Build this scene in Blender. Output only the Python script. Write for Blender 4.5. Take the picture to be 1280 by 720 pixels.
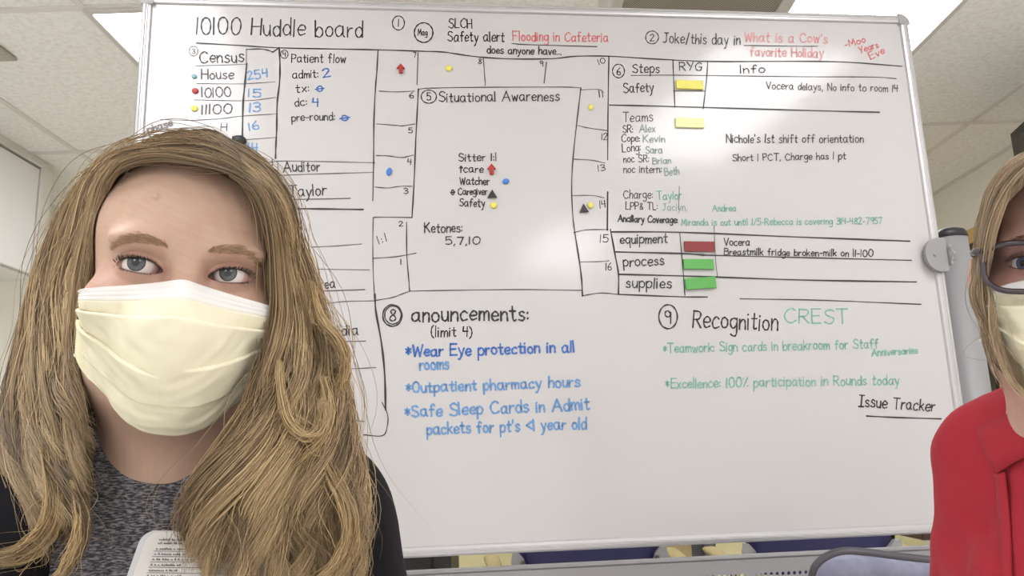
import bpy, math, random
import numpy as np
from mathutils import Vector, Matrix

scene = bpy.context.scene
for o in list(bpy.data.objects):
    bpy.data.objects.remove(o)
COL = scene.collection
R = math.radians

# ---------------------------------------------------------------- camera
FPX = 989.57                       # focal length in pixels of the 1280 px wide frame
CAM_POS = np.array([0.0, 0.0, 1.05])
YAW, PIT, ROL = R(-0.05), R(11.58), R(1.888)
def _rot():
    cy, sy = math.cos(YAW), math.sin(YAW); cp, sp = math.cos(PIT), math.sin(PIT); cr, sr = math.cos(ROL), math.sin(ROL)
    return (np.array([[cy,-sy,0],[sy,cy,0],[0,0,1]]) @ np.array([[1,0,0],[0,cp,-sp],[0,sp,cp]])
            @ np.array([[cr,0,sr],[0,1,0],[-sr,0,cr]]))
RC = _rot()
cam = bpy.data.cameras.new('camera')
cam.sensor_fit = 'HORIZONTAL'; cam.sensor_width = 36.0; cam.lens = 36.0 * FPX / 1280.0
cam.clip_start = 0.02; cam.clip_end = 60
cam.dof.use_dof = False
cam_ob = bpy.data.objects.new('camera', cam); COL.objects.link(cam_ob)
M = Matrix.Identity(4)
for i in range(3):
    M[i][0] = RC[i][0]; M[i][1] = RC[i][2]; M[i][2] = -RC[i][1]; M[i][3] = CAM_POS[i]
cam_ob.matrix_world = M
scene.camera = cam_ob

# ---------------------------------------------------------------- view, world, light levels
scene.view_settings.view_transform = 'Standard'
scene.view_settings.look = 'None'
scene.view_settings.gamma = 1.0
scene.view_settings.use_curve_mapping = False
scene.view_settings.exposure = 0.18
TROFFER_STRENGTH = 12.0             # fluorescent troffers in the ceiling
AMBIENT = (1.0, 0.985, 0.975, 1.0) # light of the open room behind the camera
w = bpy.data.worlds.new('world'); scene.world = w; w.use_nodes = True
w.node_tree.nodes['Background'].inputs[0].default_value = (*AMBIENT[:3], 1)
w.node_tree.nodes['Background'].inputs[1].default_value = AMBIENT[3]

# ---------------------------------------------------------------- helpers
def ray(px, py):
    return RC @ np.array([(px-640)/FPX, 1.0, -(py-360)/FPX])
def cpt(px, py, d):                # point seen at a pixel, d metres deep
    return CAM_POS + ray(px, py)*d
def at_z(px, py, z):
    d = ray(px, py); return CAM_POS + d*(z-CAM_POS[2])/d[2]
def at_x(px, py, x):
    d = ray(px, py); return CAM_POS + d*x/d[0]
def at_y(px, py, y):
    d = ray(px, py); return CAM_POS + d*y/d[1]
def srgb(r, g, b):
    def f(c):
        c /= 255.0
        return c/12.92 if c <= 0.04045 else ((c+0.055)/1.055)**2.4
    return (f(r), f(g), f(b), 1.0)

def mat(name, col, rough=0.5, metal=0.0, spec=0.5, bump=None, noise=None, coat=0.0, sheen=0.0, alpha=None):
    m = bpy.data.materials.new(name); m.use_nodes = True
    nt = m.node_tree; p = nt.nodes['Principled BSDF']
    p.inputs['Base Color'].default_value = col
    p.inputs['Roughness'].default_value = rough
    p.inputs['Metallic'].default_value = metal
    p.inputs['Specular IOR Level'].default_value = spec
    p.inputs['Coat Weight'].default_value = coat
    p.inputs['Sheen Weight'].default_value = sheen
    tc = nt.nodes.new('ShaderNodeTexCoord')
    if noise:                      # (scale, second colour, stretch xyz, low, high)
        sc, c2, st, lo, hi = noise
        mp = nt.nodes.new('ShaderNodeMapping'); mp.inputs['Scale'].default_value = st
        nz = nt.nodes.new('ShaderNodeTexNoise'); nz.inputs['Scale'].default_value = sc; nz.inputs['Detail'].default_value = 5
        rp = nt.nodes.new('ShaderNodeValToRGB')
        rp.color_ramp.elements[0].position = lo; rp.color_ramp.elements[1].position = hi
        rp.color_ramp.elements[0].color = col; rp.color_ramp.elements[1].color = c2
        nt.links.new(tc.outputs['Object'], mp.inputs['Vector']); nt.links.new(mp.outputs[0], nz.inputs['Vector'])
        nt.links.new(nz.outputs['Fac'], rp.inputs[0]); nt.links.new(rp.outputs[0], p.inputs['Base Color'])
    if bump:                       # (scale, strength, distance, stretch)
        sc, st, di, sx = bump
        mp = nt.nodes.new('ShaderNodeMapping'); mp.inputs['Scale'].default_value = sx
        nz = nt.nodes.new('ShaderNodeTexNoise'); nz.inputs['Scale'].default_value = sc; nz.inputs['Detail'].default_value = 4
        b = nt.nodes.new('ShaderNodeBump'); b.inputs['Strength'].default_value = st; b.inputs['Distance'].default_value = di
        nt.links.new(tc.outputs['Object'], mp.inputs['Vector']); nt.links.new(mp.outputs[0], nz.inputs['Vector'])
        nt.links.new(nz.outputs['Fac'], b.inputs['Height']); nt.links.new(b.outputs[0], p.inputs['Normal'])
    return m
def attr_color(m, attr='tint'):
    nt = m.node_tree; a = nt.nodes.new('ShaderNodeAttribute'); a.attribute_name = attr
    nt.links.new(a.outputs['Color'], nt.nodes['Principled BSDF'].inputs['Base Color']); return m
def emit(name, col, s):
    m = bpy.data.materials.new(name); m.use_nodes = True; nt = m.node_tree
    for n in list(nt.nodes): nt.nodes.remove(n)
    e = nt.nodes.new('ShaderNodeEmission'); o = nt.nodes.new('ShaderNodeOutputMaterial')
    e.inputs[0].default_value = col; e.inputs[1].default_value = s
    nt.links.new(e.outputs[0], o.inputs[0]); return m

class MB:
    """collects shapes for ONE mesh object"""
    def __init__(s): s.v = []; s.f = []; s.sm = []
    def add(s, verts, faces, smooth=False):
        b = len(s.v); s.v += [tuple(map(float, p)) for p in verts]
        s.f += [tuple(b+i for i in f) for f in faces]; s.sm += [smooth]*len(faces); return s
    def box(s, c, size, bev=0.0, ax=None):
        """box round a centre; ax: three axis vectors; bev: chamfer"""
        ax = np.eye(3) if ax is None else np.array(ax); c = np.array(c, float); h = np.array(size)/2.0
        if bev <= 0:
            P = [c+ax.T@(h*np.array(k)) for k in [(-1,-1,-1),(1,-1,-1),(1,1,-1),(-1,1,-1),(-1,-1,1),(1,-1,1),(1,1,1),(-1,1,1)]]
            return s.add(P, [(0,3,2,1),(4,5,6,7),(0,1,5,4),(1,2,6,5),(2,3,7,6),(3,0,4,7)])
        b = min(bev, *(h*0.98)); P = []; idx = {}
        for sx in (-1,1):
            for sy in (-1,1):
                for sz in (-1,1):
                    sg = np.array((sx,sy,sz))
                    for a in range(3):
                        q = h-b; q = q.copy(); q[a] = h[a]
                        idx[(sx,sy,sz,a)] = len(P); P.append(c+ax.T@(sg*q))
        F = []
        for a in range(3):
            o1, o2 = (a+1)%3, (a+2)%3
            for sg in (-1,1):
                r = []
                for s1, s2 in ((-1,-1),(1,-1),(1,1),(-1,1)):
                    k = [0,0,0]; k[a] = sg; k[o1] = s1; k[o2] = s2; r.append(idx[(*k,a)])
                F.append(tuple(r if sg > 0 else r[::-1]))
            for s1 in (-1,1):
                for s2 in (-1,1):
                    k0 = [0,0,0]; k0[a] = -1; k0[o1] = s1; k0[o2] = s2; k1 = list(k0); k1[a] = 1
                    r = (idx[(*k0,o1)], idx[(*k1,o1)], idx[(*k1,o2)], idx[(*k0,o2)])
                    F.append(r if s1*s2 > 0 else r[::-1])
        for sx in (-1,1):
            for sy in (-1,1):
                for sz in (-1,1):
                    r = (idx[(sx,sy,sz,0)], idx[(sx,sy,sz,1)], idx[(sx,sy,sz,2)])
                    F.append(r if sx*sy*sz > 0 else r[::-1])
        return s.add(P, F)
    def tube(s, pts, rad, n=12, cap=True, closed=False, flat=1.0, up=None):
        """tube along points; rad: number or list; flat squashes it along the second normal"""
        P = [np.array(p, float) for p in pts]; m = len(P)
        rad = [rad]*m if np.isscalar(rad) else list(rad)
        V = []; nrm = None
        for i in range(m):
            t = (P[(i+1)%m]-P[i-1]) if closed else (P[min(i+1,m-1)]-P[max(i-1,0)])
            t = t/(np.linalg.norm(t)+1e-12)
            if nrm is None:
                a = np.array(up, float) if up is not None else (np.array([0,0,1.]) if abs(t[2]) < 0.9 else np.array([1.,0,0]))
                nrm = a
            nrm = nrm-t*(nrm@t); nrm /= np.linalg.norm(nrm)+1e-12
            bi = np.cross(t, nrm)
            for k in range(n):
                an = 2*math.pi*k/n
                V.append(P[i]+rad[i]*(math.cos(an)*bi+math.sin(an)*nrm*flat))
        F = []
        for i in range(m if closed else m-1):
            j = (i+1)%m
            for k in range(n):
                l = (k+1)%n; F.append((i*n+k, i*n+l, j*n+l, j*n+k))
        s.add(V, F, True)
        if cap and not closed:
            b = len(s.v)-m*n
            s.f += [tuple(b+k for k in range(n))[::-1], tuple(b+(m-1)*n+k for k in range(n))]; s.sm += [False]*2
        return s
    def prism(s, poly, o, u, v, w, smooth=False):
        """polygon (2-D list) in the plane o,u,v pushed along vector w"""
        o, u, v, w = (np.array(a, float) for a in (o, u, v, w)); n = len(poly)
        A = [o+u*a+v*b for a, b in poly]; B = [p+w for p in A]
        s.add(A+B, [tuple(range(n))[::-1], tuple(range(n, 2*n))])
        k = len(s.v)-2*n
        for i in range(n):
            j = (i+1)%n; s.f.append((k+i, k+j, k+n+j, k+n+i)); s.sm.append(smooth)
        return s
    def lathe(s, prof, c, n=24, ax=None):
        """profile of (radius, height) about the local z through c"""
        ax = np.eye(3) if ax is None else np.array(ax); c = np.array(c, float); V = []; F = []
        for r_, z_ in prof:
            for k in range(n):
                a = 2*math.pi*k/n; V.append(c+ax.T@np.array((r_*math.cos(a), r_*math.sin(a), z_)))
        for i in range(len(prof)-1):
            for k in range(n):
                l = (k+1)%n; F.append((i*n+k, i*n+l, (i+1)*n+l, (i+1)*n+k))
        s.add(V, F, True); b = len(s.v)-len(V)
        s.f += [tuple(b+k for k in range(n))[::-1], tuple(b+(len(prof)-1)*n+k for k in range(n))]; s.sm += [False]*2
        return s
    def build(s, name, material, parent=None, **kw):
        me = bpy.data.meshes.new(name); me.from_pydata(s.v, [], s.f)
        me.polygons.foreach_set('use_smooth', s.sm); me.update()
        return link(name, me, material, parent, **kw)

def link(name, me, material, parent=None, label=None, cat=None, group=None, kind=None):
    o = bpy.data.objects.new(name, me); COL.objects.link(o)
    for m in (material if isinstance(material, (list, tuple)) else [material]): me.materials.append(m)
    if parent is not None:
        o.parent = parent; o.matrix_parent_inverse = world_inv(parent)
    return tag(o, label, cat, group, kind)
def world_inv(p):
    m = p.matrix_basis.copy()
    while p.parent is not None:
        m = p.parent.matrix_basis @ p.matrix_parent_inverse @ m if False else p.parent.matrix_basis @ p.matrix_parent_inverse @ m
        p = p.parent
    return m.inverted()
def tag(o, label=None, cat=None, group=None, kind=None):
    if label: o['label'] = label
    if cat: o['category'] = cat
    if group: o['group'] = group
    if kind: o['kind'] = kind
    return o
def empty(name, loc, label, cat, group=None, rz=0.0):
    o = bpy.data.objects.new(name, None); COL.objects.link(o); o.location = tuple(loc); o.rotation_euler = (0,0,rz)
    o.empty_display_size = 0.05
    return tag(o, label, cat, group)
def np_mesh(name, V, F, smooth=True):
    """mesh from numpy verts (n,3) and equal-sized faces (m,k)"""
    V = np.ascontiguousarray(V, np.float32); F = np.ascontiguousarray(F, np.int32); k = F.shape[1]
    me = bpy.data.meshes.new(name); me.vertices.add(len(V)); me.vertices.foreach_set('co', V.ravel())
    me.loops.add(F.size); me.loops.foreach_set('vertex_index', F.ravel())
    me.polygons.add(len(F)); me.polygons.foreach_set('loop_start', np.arange(0, F.size, k, dtype=np.int32))
    try: me.polygons.foreach_set('loop_total', np.full(len(F), k, np.int32))
    except Exception: pass
    me.polygons.foreach_set('use_smooth', np.full(len(F), smooth)); me.update(calc_edges=True); me.validate()
    return me
def set_tint(me, C, attr='tint'):
    a = me.attributes.new(attr, 'FLOAT_COLOR', 'POINT')
    C = np.concatenate([C[:, :3], np.ones((len(C), 1))], 1).astype(np.float32); a.data.foreach_set('color', C.ravel())
def rrect(w_, h_, r_, n=6):
    P = []
    for cx, cy, a0 in ((w_/2-r_, h_/2-r_, 0), (-w_/2+r_, h_/2-r_, 90), (-w_/2+r_, -h_/2+r_, 180), (w_/2-r_, -h_/2+r_, 270)):
        for k in range(n+1):
            a = R(a0+90*k/n); P.append((cx+r_*math.cos(a), cy+r_*math.sin(a)))
    return P
def crom(pts, n=6):
    """Catmull-Rom through points (any dimension)"""
    P = np.array(pts, float)
    if len(P) < 3: return P
    Q = np.vstack([2*P[0]-P[1], P, 2*P[-1]-P[-2]]); out = []
    for i in range(1, len(Q)-2):
        for k in range(n):
            t = k/n
            out.append(0.5*((2*Q[i])+(Q[i+1]-Q[i-1])*t+(2*Q[i-1]-5*Q[i]+4*Q[i+1]-Q[i+2])*t*t+(-Q[i-1]+3*Q[i]-3*Q[i+1]+Q[i+2])*t**3))
    out.append(Q[-2]); return np.array(out)

# ---------------------------------------------------------------- the room
CEIL = 2.47
K = CEIL-CAM_POS[2]
m_tile = mat('ceiling_tile', srgb(246,244,241), 0.95, noise=(55, srgb(230,226,221), (1,1,1), 0.42, 0.75), bump=(120, 0.55, 0.004, (1,1,1)))
m_grid = mat('ceiling_bar', srgb(224,220,215), 0.6)
m_wall = mat('wall_paint', srgb(238,235,228), 0.8, bump=(200, 0.05, 0.001, (1,1,1)))
m_yellow = mat('yellow_paint', srgb(232,224,176), 0.8, bump=(200, 0.05, 0.001, (1,1,1)))
m_cab = mat('white_laminate', srgb(226,224,222), 0.5)
m_trimw = mat('trim_white', srgb(214,210,204), 0.5)
m_floor = mat('vinyl_floor', srgb(226,224,220), 0.5, noise=(18, srgb(214,211,207), (1,1,1), 0.4, 0.65))
XR, XL, YB, YF = 2.55, -2.55, 5.2, -3.6
MB().box((0, (YB+YF)/2, -0.05), (XR-XL+0.2, YB-YF+0.2, 0.1)).build('floor', m_floor, kind='structure')
MB().box((0, (YB+YF)/2, CEIL+0.05), (XR-XL+0.2, YB-YF+0.2, 0.1)).build('ceiling', m_tile, kind='structure')
MB().box((XR+0.05, (YB+YF)/2, CEIL/2), (0.1, YB-YF, CEIL)).build('wall_right', m_wall, kind='structure')
MB().box((XL-0.05, (YB+YF)/2, CEIL/2), (0.1, YB-YF, CEIL)).build('wall_left', m_wall, kind='structure')
MB().box((0, YB+0.05, CEIL/2), (XR-XL, 0.1, CEIL)).build('wall_back', m_yellow, kind='structure')
g = MB()
xs = [-2.06, -1.40, -0.936, -0.64, -0.21, 0.23, 0.66, 1.083, 1.511]
ys = [-1.83, -0.98, -0.12, 0.73, 1.6, 2.43, 3.27]
for x in xs: g.box((x*K, (YB+YF)/2, CEIL-0.003), (0.024, YB-YF, 0.006))
for y in ys: g.box((0, y*K, CEIL-0.0035), (XR-XL, 0.024, 0.006))
for x in (XL+0.012, XR-0.012): g.box((x, (YB+YF)/2, CEIL-0.004), (0.024, YB-YF, 0.008))
g.build('trim_1', m_grid, kind='structure')
bb = MB()
for x in (XL+0.008, XR-0.008): bb.box((x, (YB+YF)/2, 0.06), (0.016, YB-YF, 0.12), 0.004)
bb.build('baseboard_side', mat('baseboard_vinyl', srgb(92,84,78), 0.5), kind='structure')
MB().box((0, YB-0.008, 0.06), (XR-XL, 0.016, 0.12), 0.004).build('baseboard_back', bpy.data.materials['baseboard_vinyl'], kind='structure')

# troffers: steel frame and glowing diffuser
m_diff = emit('lit_diffuser', (0.985, 0.99, 1.0, 1), TROFFER_STRENGTH)
m_frame = mat('troffer_frame', srgb(205,200,195), 0.5)
def troffer(x0, x1, y0, y1, label):
    cx, cy = (x0+x1)/2, (y0+y1)/2
    t = empty('ceiling_light', (cx, cy, CEIL), label, 'ceiling light', 'fluorescent ceiling lights')
    f = MB(); fw = 0.022
    for a, b, c, d in ((x0, x1, y0, y0+fw), (x0, x1, y1-fw, y1), (x0, x0+fw, y0+fw, y1-fw), (x1-fw, x1, y0+fw, y1-fw)):
        f.box(((a+b)/2, (c+d)/2, CEIL-0.009), (b-a, d-c, 0.014), 0.003)
    f.build('frame', m_frame, t)
    MB().box((cx, cy, CEIL-0.006), (x1-x0-2*fw, y1-y0-2*fw, 0.008)).build('diffuser', m_diff, t)
troffer(-0.936*K, -0.936*K+0.60, 1.6*K, 2.43*K, 'bright ceiling light panel beside the top left corner of the whiteboard')
troffer(1.083*K-0.60, 1.083*K, 1.6*K, 2.43*K, 'bright ceiling light panel behind the top right corner of the whiteboard')
for x0, s in ((-0.936*K, 'left'), (1.083*K-0.6, 'right')):
    for y0 in (-0.12, -1.83):
        troffer(x0, x0+0.6, y0*K, y0*K+1.18, 'ceiling light panel over the open room, out of the picture')

# perforated return-air vent
v = empty('ceiling_vent', (0.45*K, 1.8*K, CEIL), 'perforated grey ceiling air vent above the top edge of the whiteboard', 'air vent')
m_perf = mat('perforated_steel', srgb(176,168,156), 0.6)
nt = m_perf.node_tree; tc = nt.nodes.new('ShaderNodeTexCoord'); mp = nt.nodes.new('ShaderNodeMapping')
mp.inputs['Rotation'].default_value = (0, 0, R(45)); vo = nt.nodes.new('ShaderNodeTexVoronoi'); vo.inputs['Scale'].default_value = 160; vo.inputs['Randomness'].default_value = 0
rp = nt.nodes.new('ShaderNodeValToRGB'); rp.color_ramp.elements[0].position = 0.36; rp.color_ramp.elements[1].position = 0.46
rp.color_ramp.elements[0].color = srgb(70,64,58); rp.color_ramp.elements[1].color = srgb(190,182,170)
nt.links.new(tc.outputs['Object'], mp.inputs[0]); nt.links.new(mp.outputs[0], vo.inputs['Vector']); nt.links.new(vo.outputs['Distance'], rp.inputs[0])
nt.links.new(rp.outputs[0], nt.nodes['Principled BSDF'].inputs['Base Color'])
vx0, vx1, vy0, vy1 = 0.255*K, 0.665*K, 1.26*K, 1.755*K
f = MB(); fw = 0.03
for a, b, c, d in ((vx0, vx1, vy0, vy0+fw), (vx0, vx1, vy1-fw, vy1), (vx0, vx0+fw, vy0+fw, vy1-fw), (vx1-fw, vx1, vy0+fw, vy1-fw)):
    f.box(((a+b)/2, (c+d)/2, CEIL-0.009), (b-a, d-c, 0.014), 0.003)
f.build('frame', m_frame, v)
MB().box(((vx0+vx1)/2, (vy0+vy1)/2, CEIL-0.004), (vx1-vx0-2*fw, vy1-vy0-2*fw, 0.008)).build('perforated_panel', m_perf, v)
# small supply register at the left edge
c0 = at_z(23, 73, CEIL)
v = empty('ceiling_register', (c0[0]-0.3, c0[1]-0.3, CEIL), 'square grey ceiling air register at the left edge of the picture', 'air vent')
f = MB(); x1, y1, sz = c0[0], c0[1], 0.56
for k, (o, z) in enumerate(((0.0, 0.010), (0.07, 0.016), (0.14, 0.010))):
    q = sz-2*o; cx, cy = x1-sz/2, y1-sz/2; t_ = 0.05
    for a, b, c, d in ((-q/2, q/2, -q/2, -q/2+t_), (-q/2, q/2, q/2-t_, q/2), (-q/2, -q/2+t_, -q/2+t_, q/2-t_), (q/2-t_, q/2, -q/2+t_, q/2-t_)):
        f.box((cx+(a+b)/2, cy+(c+d)/2, CEIL-z/2-0.002), (b-a, d-c, z), 0.004)
f.build('louver_frame', mat('register_steel', srgb(170,162,152), 0.5), v)
MB().box((x1-sz/2, y1-sz/2, CEIL-0.004), (sz-0.06, sz-0.06, 0.004)).build('dark_throat', mat('register_dark', srgb(84,78,72), 0.7), v)

# white wall cabinet on the left
cy1 = at_z(65.7, 208.4, CEIL); xf = -1.55*K; yc = 2.556*K
zb = at_x(20, 338, xf)[2]
t = empty('wall_cabinet', ((xf+XL)/2, yc-1.5, zb), 'white wall cabinet reaching the ceiling behind the left woman', 'cabinet')
MB().box(((xf+XL)/2-0.012, yc-1.5, (zb+CEIL)/2), (xf-XL-0.024, 3.0, CEIL-zb), 0.0).build('body', m_cab, t)
for k in range(4):
    y0 = yc-0.09-0.72*(k+1)
    MB().box((xf-0.012, y0+0.36, (zb+CEIL-0.04)/2), (0.02, 0.708, CEIL-zb-0.06), 0.004).build('door', m_cab, t)
MB().box((xf-0.008, yc-0.045, (zb+CEIL)/2), (0.024, 0.09, CEIL-zb-0.002), 0.003).build('corner_stile', m_trimw, t)
MB().box((xf-0.02, yc-1.5, CEIL-0.02), (0.05, 3.0, 0.04), 0.004).build('top_trim', m_trimw, t)
MB().box((XL+0.012, yc-1.6, zb-0.12), (0.02, 3.0, 0.2), 0.002).build('trim_2', m_cab, kind='structure')

# wooden door with a dark pane on the right wall
ya = at_x(1211, 291, XR)
m_oak = mat('honey_wood', srgb(214,178,112), 0.45, noise=(3.0, srgb(200,160,96), (14,14,0.7), 0.35, 0.7))
d = empty('door_1', (XR-0.03, ya[1]-0.45, 0), 'honey yellow wooden door with dark edge strip on right wall', 'door'); d['kind'] = 'structure'
MB().box((XR-0.022, ya[1]-0.5, ya[2]/2), (0.044, 1.0, ya[2]), 0.004).build('door_leaf', m_oak, d)
yb_ = at_x(1213, 315, XR-0.05)
MB().box((XR-0.055, yb_[1]-0.02, 1.35), (0.02, 0.10, 2*(yb_[2]+0.04-1.35)), 0.003).build('dark_glass_strip', mat('dark_glass', srgb(26,24,26), 0.15), d)

# television on the right
T0 = at_z(1262, 167, 2.36); T1 = at_z(1280, 150, 2.36)
tu = T1-T0; tu[2] = 0; tu /= np.linalg.norm(tu); tn = np.array([tu[1], -tu[0], 0]); tv = np.array([0, 0, 1.0])
if tn @ (CAM_POS-T0) < 0: tn = -tn
tw, th = 0.93, 0.54
tvr = empty('television', T0+tu*tw/2-tv*th, 'black flat television mounted high at the right edge of the picture', 'television')
MB().box(T0+tu*tw/2-tv*th/2-tn*0.025, (tw, 0.05, th), 0.006, (tu, tn, tv)).build('casing', mat('tv_plastic', srgb(36,30,32), 0.35), tvr)
MB().box(T0+tu*tw/2-tv*th/2+tn*0.001, (tw-0.09, 0.004, th-0.09), 0.0, (tu, tn, tv)).build('screen', mat('tv_screen', srgb(34,38,36), 0.12), tvr)
cm = T0+tu*tw/2-tn*0.06
MB().tube([cm-tv*0.2, np.array([cm[0], cm[1], CEIL-0.01])], 0.02).box(np.array([cm[0], cm[1], CEIL-0.012]), (0.14, 0.14, 0.016), 0.003).box(T0+tu*tw/2-tv*0.24-tn*0.055, (0.2, 0.02, 0.2), 0.003, (tu, tn, tv)).build('ceiling_mount', bpy.data.materials['tv_plastic'], tvr)
print('TV', T0, T1, 'door', ya, 'cab zb', zb)
# ---------------------------------------------------------------- the rolling whiteboard
BC = np.array([0.1012, 1.7161, 1.4638]); BYAW = R(6.26); BW, BH = 1.79, 1.1986
BU = np.array([math.cos(BYAW), math.sin(BYAW), 0]); BN = np.array([math.sin(BYAW), -math.cos(BYAW), 0]); BV = np.array([0, 0, 1.0])
BAX = (BU, -BN, BV)
def bp(s, t, off=0.0): return BC+BU*s+BV*t+BN*off
def on_board(px, py, off=0.0):
    d = ray(px, py); q = BC+BN*off
    return CAM_POS+d*((q-CAM_POS)@BN)/(d@BN)
m_board = mat('board_enamel', srgb(196,193,193), 0.14, spec=0.4)
m_alu = mat('satin_aluminium', srgb(196,194,196), 0.38, metal=0.55)
m_cap = mat('grey_plastic', srgb(158,156,158), 0.5)
m_post = mat('grey_steel', srgb(150,148,150), 0.55, metal=0.1)
m_black = mat('black_plastic', srgb(38,36,38), 0.4)
root = empty('rolling_whiteboard', (BC[0], BC[1], 0), 'large handwritten whiteboard with grey metal frame on rolling stand', 'whiteboard', rz=BYAW)
MB().box(bp(0, 0, -0.010), (BW+0.01, 0.02, BH+0.01), 0, BAX).build('writing_surface', m_board, root)
FW = 0.021
for s0, t0, L, vert in ((0, BH/2+FW/2, BW-0.004, 0), (0, -BH/2-FW/2, BW-0.004, 0), (-BW/2-FW/2, 0, BH-0.004, 1), (BW/2+FW/2, 0, BH-0.004, 1)):
    q = MB()
    # aluminium profile: outer round lip and inner step
    prof = [(-FW/2, -0.022), (FW/2, -0.022), (FW/2, 0.004), (FW/2-0.004, 0.009), (0.0015, 0.010), (0.0, 0.0078), (-0.002, 0.0078), (-0.0035, 0.0065), (-FW/2+0.002, 0.0055), (-FW/2, 0.002)]
    ou = BV if not vert else BU
    sgn = np.sign(t0 if not vert else s0)
    ln = BU if not vert else BV
    pr = prof if True else prof
    q.prism(pr, bp(s0, t0)-ln*L/2, ou*sgn, BN, ln*L)
    q.build('frame_rail', m_alu, root)
for sx in (-1, 1):
    for sz in (-1, 1):
        # rounded corner cap
        cs, ct = sx*(BW/2-0.004), sz*(BH/2-0.004); ro = FW+0.0065
        P = [(0, 0)]+[(ro*math.cos(R(a)), ro*math.sin(R(a))) for a in range(0, 91, 9)]
        MB().prism(P, bp(cs, ct, -0.024), BU*sx, BV*sz, BN*0.034, True).build('corner_cap', m_cap, root)
# posts, pivot plates, crossbar, feet, casters
PS = None
p_top = on_board(1190, 291, -0.03)
ps = (p_top-BC)@BU; zt = p_top[2]
PS = abs(ps)
for sx in (1, -1):
    base = np.array([BC[0], BC[1], 0])+BU*sx*PS-BN*0.03
    ax = (BU, -BN, BV)
    MB().tube([base+BV*0.09, base+BV*(zt-0.012)], 0.036, 28, flat=0.62, up=-BN).build('post', m_post, root)
    cp = MB(); cp.tube([base+BV*(zt-0.012), base+BV*(zt-0.002), base+BV*(zt+0.008), base+BV*(zt+0.013)], [0.037, 0.037, 0.030, 0.012], 28, flat=0.62, up=-BN)
    cp.build('post_cap', m_black, root)
    # pivot: half round plate in front of the frame with a wing knob behind it
    k = on_board(1172, 319, 0.014) if sx > 0 else None
    ks = (k-BC)@BU if sx > 0 else KS; kt = (k-BC)@BV if sx > 0 else KT
    KS, KT = ks, kt
    pl = [(0.016, 0.040), (0.020, 0.036), (0.020, -0.036), (0.016, -0.040)]+[(0.0-0.034*math.sin(R(a)), -0.040*math.cos(R(a))) for a in range(0, 181, 15)]
    pb = MB().prism(pl, bp(sx*ks, kt, 0.011), BU*sx, BV, BN*0.010)
    pb.tube([bp(sx*ks-sx*0.012, kt, 0.020), bp(sx*ks-sx*0.012, kt, 0.024)], [0.004, 0.003], 12)
    pp = pb.build('pivot_plate', m_post, root)
    kb = MB(); kb.tube([bp(sx*(ks+0.022), kt, 0.008), bp(sx*(ks+0.030), kt, 0.008)], [0.026, 0.022], 20)
    kb.tube([bp(sx*(ks+0.030), kt, 0.008), bp(sx*(ks+0.036), kt, 0.006)], [0.012, 0.010], 16)
    for a in range(0, 360, 60):
        kb.tube([bp(sx*(ks+0.022), kt+0.024*math.sin(R(a)), 0.008+0.024*math.cos(R(a))), bp(sx*(ks+0.030), kt+0.021*math.sin(R(a)), 0.008+0.021*math.cos(R(a)))], 0.006, 10)
    kb.build('clamp_knob', m_cap, root)
    ft = MB(); ft.box(base+BV*0.10-BN*0.0, (0.05, 0.60, 0.035), 0.008, ax); ft.build('foot', m_post, root)
    for sy in (-1, 1):
        c = base-BN*sy*0.27
        w_ = MB(); w_.lathe([(0.012, -0.014), (0.034, -0.012), (0.037, -0.006), (0.037, 0.006), (0.034, 0.012), (0.012, 0.014)], c+BV*0.037, 20, (BV, BN, BU))
        wo = w_.build('caster', m_black, root)
        MB().box(c+BV*0.075, (0.034, 0.03, 0.03), 0.004, ax).build('caster_fork', m_post, wo)
# perforated crossbar below the board
tl = on_board(503, 713.5, -0.03); tr = on_board(1165, 682.5, -0.03)
zt_ = (tl[2]+tr[2])/2; ch = 0.16; cs_ = PS-0.03
cb = MB(); y_ = -0.03
cb.box(bp(0, zt_-BC[2]-0.004, y_), (2*cs_, 0.03, 0.008), 0.003, BAX)      # folded top lip
hp = 0.0128; hz = 0.040; n = int(2*cs_/hp); hw = hp/2
cb.box(bp(0, zt_-BC[2]-0.008-(hz-0.0064-0.008)/2, y_+0.0135), (2*cs_, 0.003, hz-0.0064-0.008), 0, BAX)
cb.box(bp(0, zt_-BC[2]-(hz+0.0064+ch)/2, y_+0.0135), (2*cs_, 0.003, ch-hz-0.0064), 0, BAX)
for i in range(n):                                                        # one row of round holes
    c = np.array([-cs_+(i+0.5)*2*cs_/n, zt_-BC[2]-hz]); hw_ = cs_/n
    sq = [(hw_*a, 0.0064*b) for a, b in ((1,0),(1,1),(0,1),(-1,1),(-1,0),(-1,-1),(0,-1),(1,-1))]
    ci = [(0.0040*math.cos(R(a)), 0.0040*math.sin(R(a))) for a in range(0, 360, 45)]
    V = [bp(c[0]+a, c[1]+b, y_+0.015) for a, b in sq+ci]+[bp(c[0]+a, c[1]+b, y_+0.012) for a, b in ci]
    F = []
    for q in range(8):
        r_ = (q+1)%8; F += [(q, r_, 8+r_, 8+q), (8+q, 8+r_, 16+r_, 16+q)]
    cb.add(V, F)
cb.build('crossbar', m_post, root, label='grey perforated crossbar')

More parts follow.
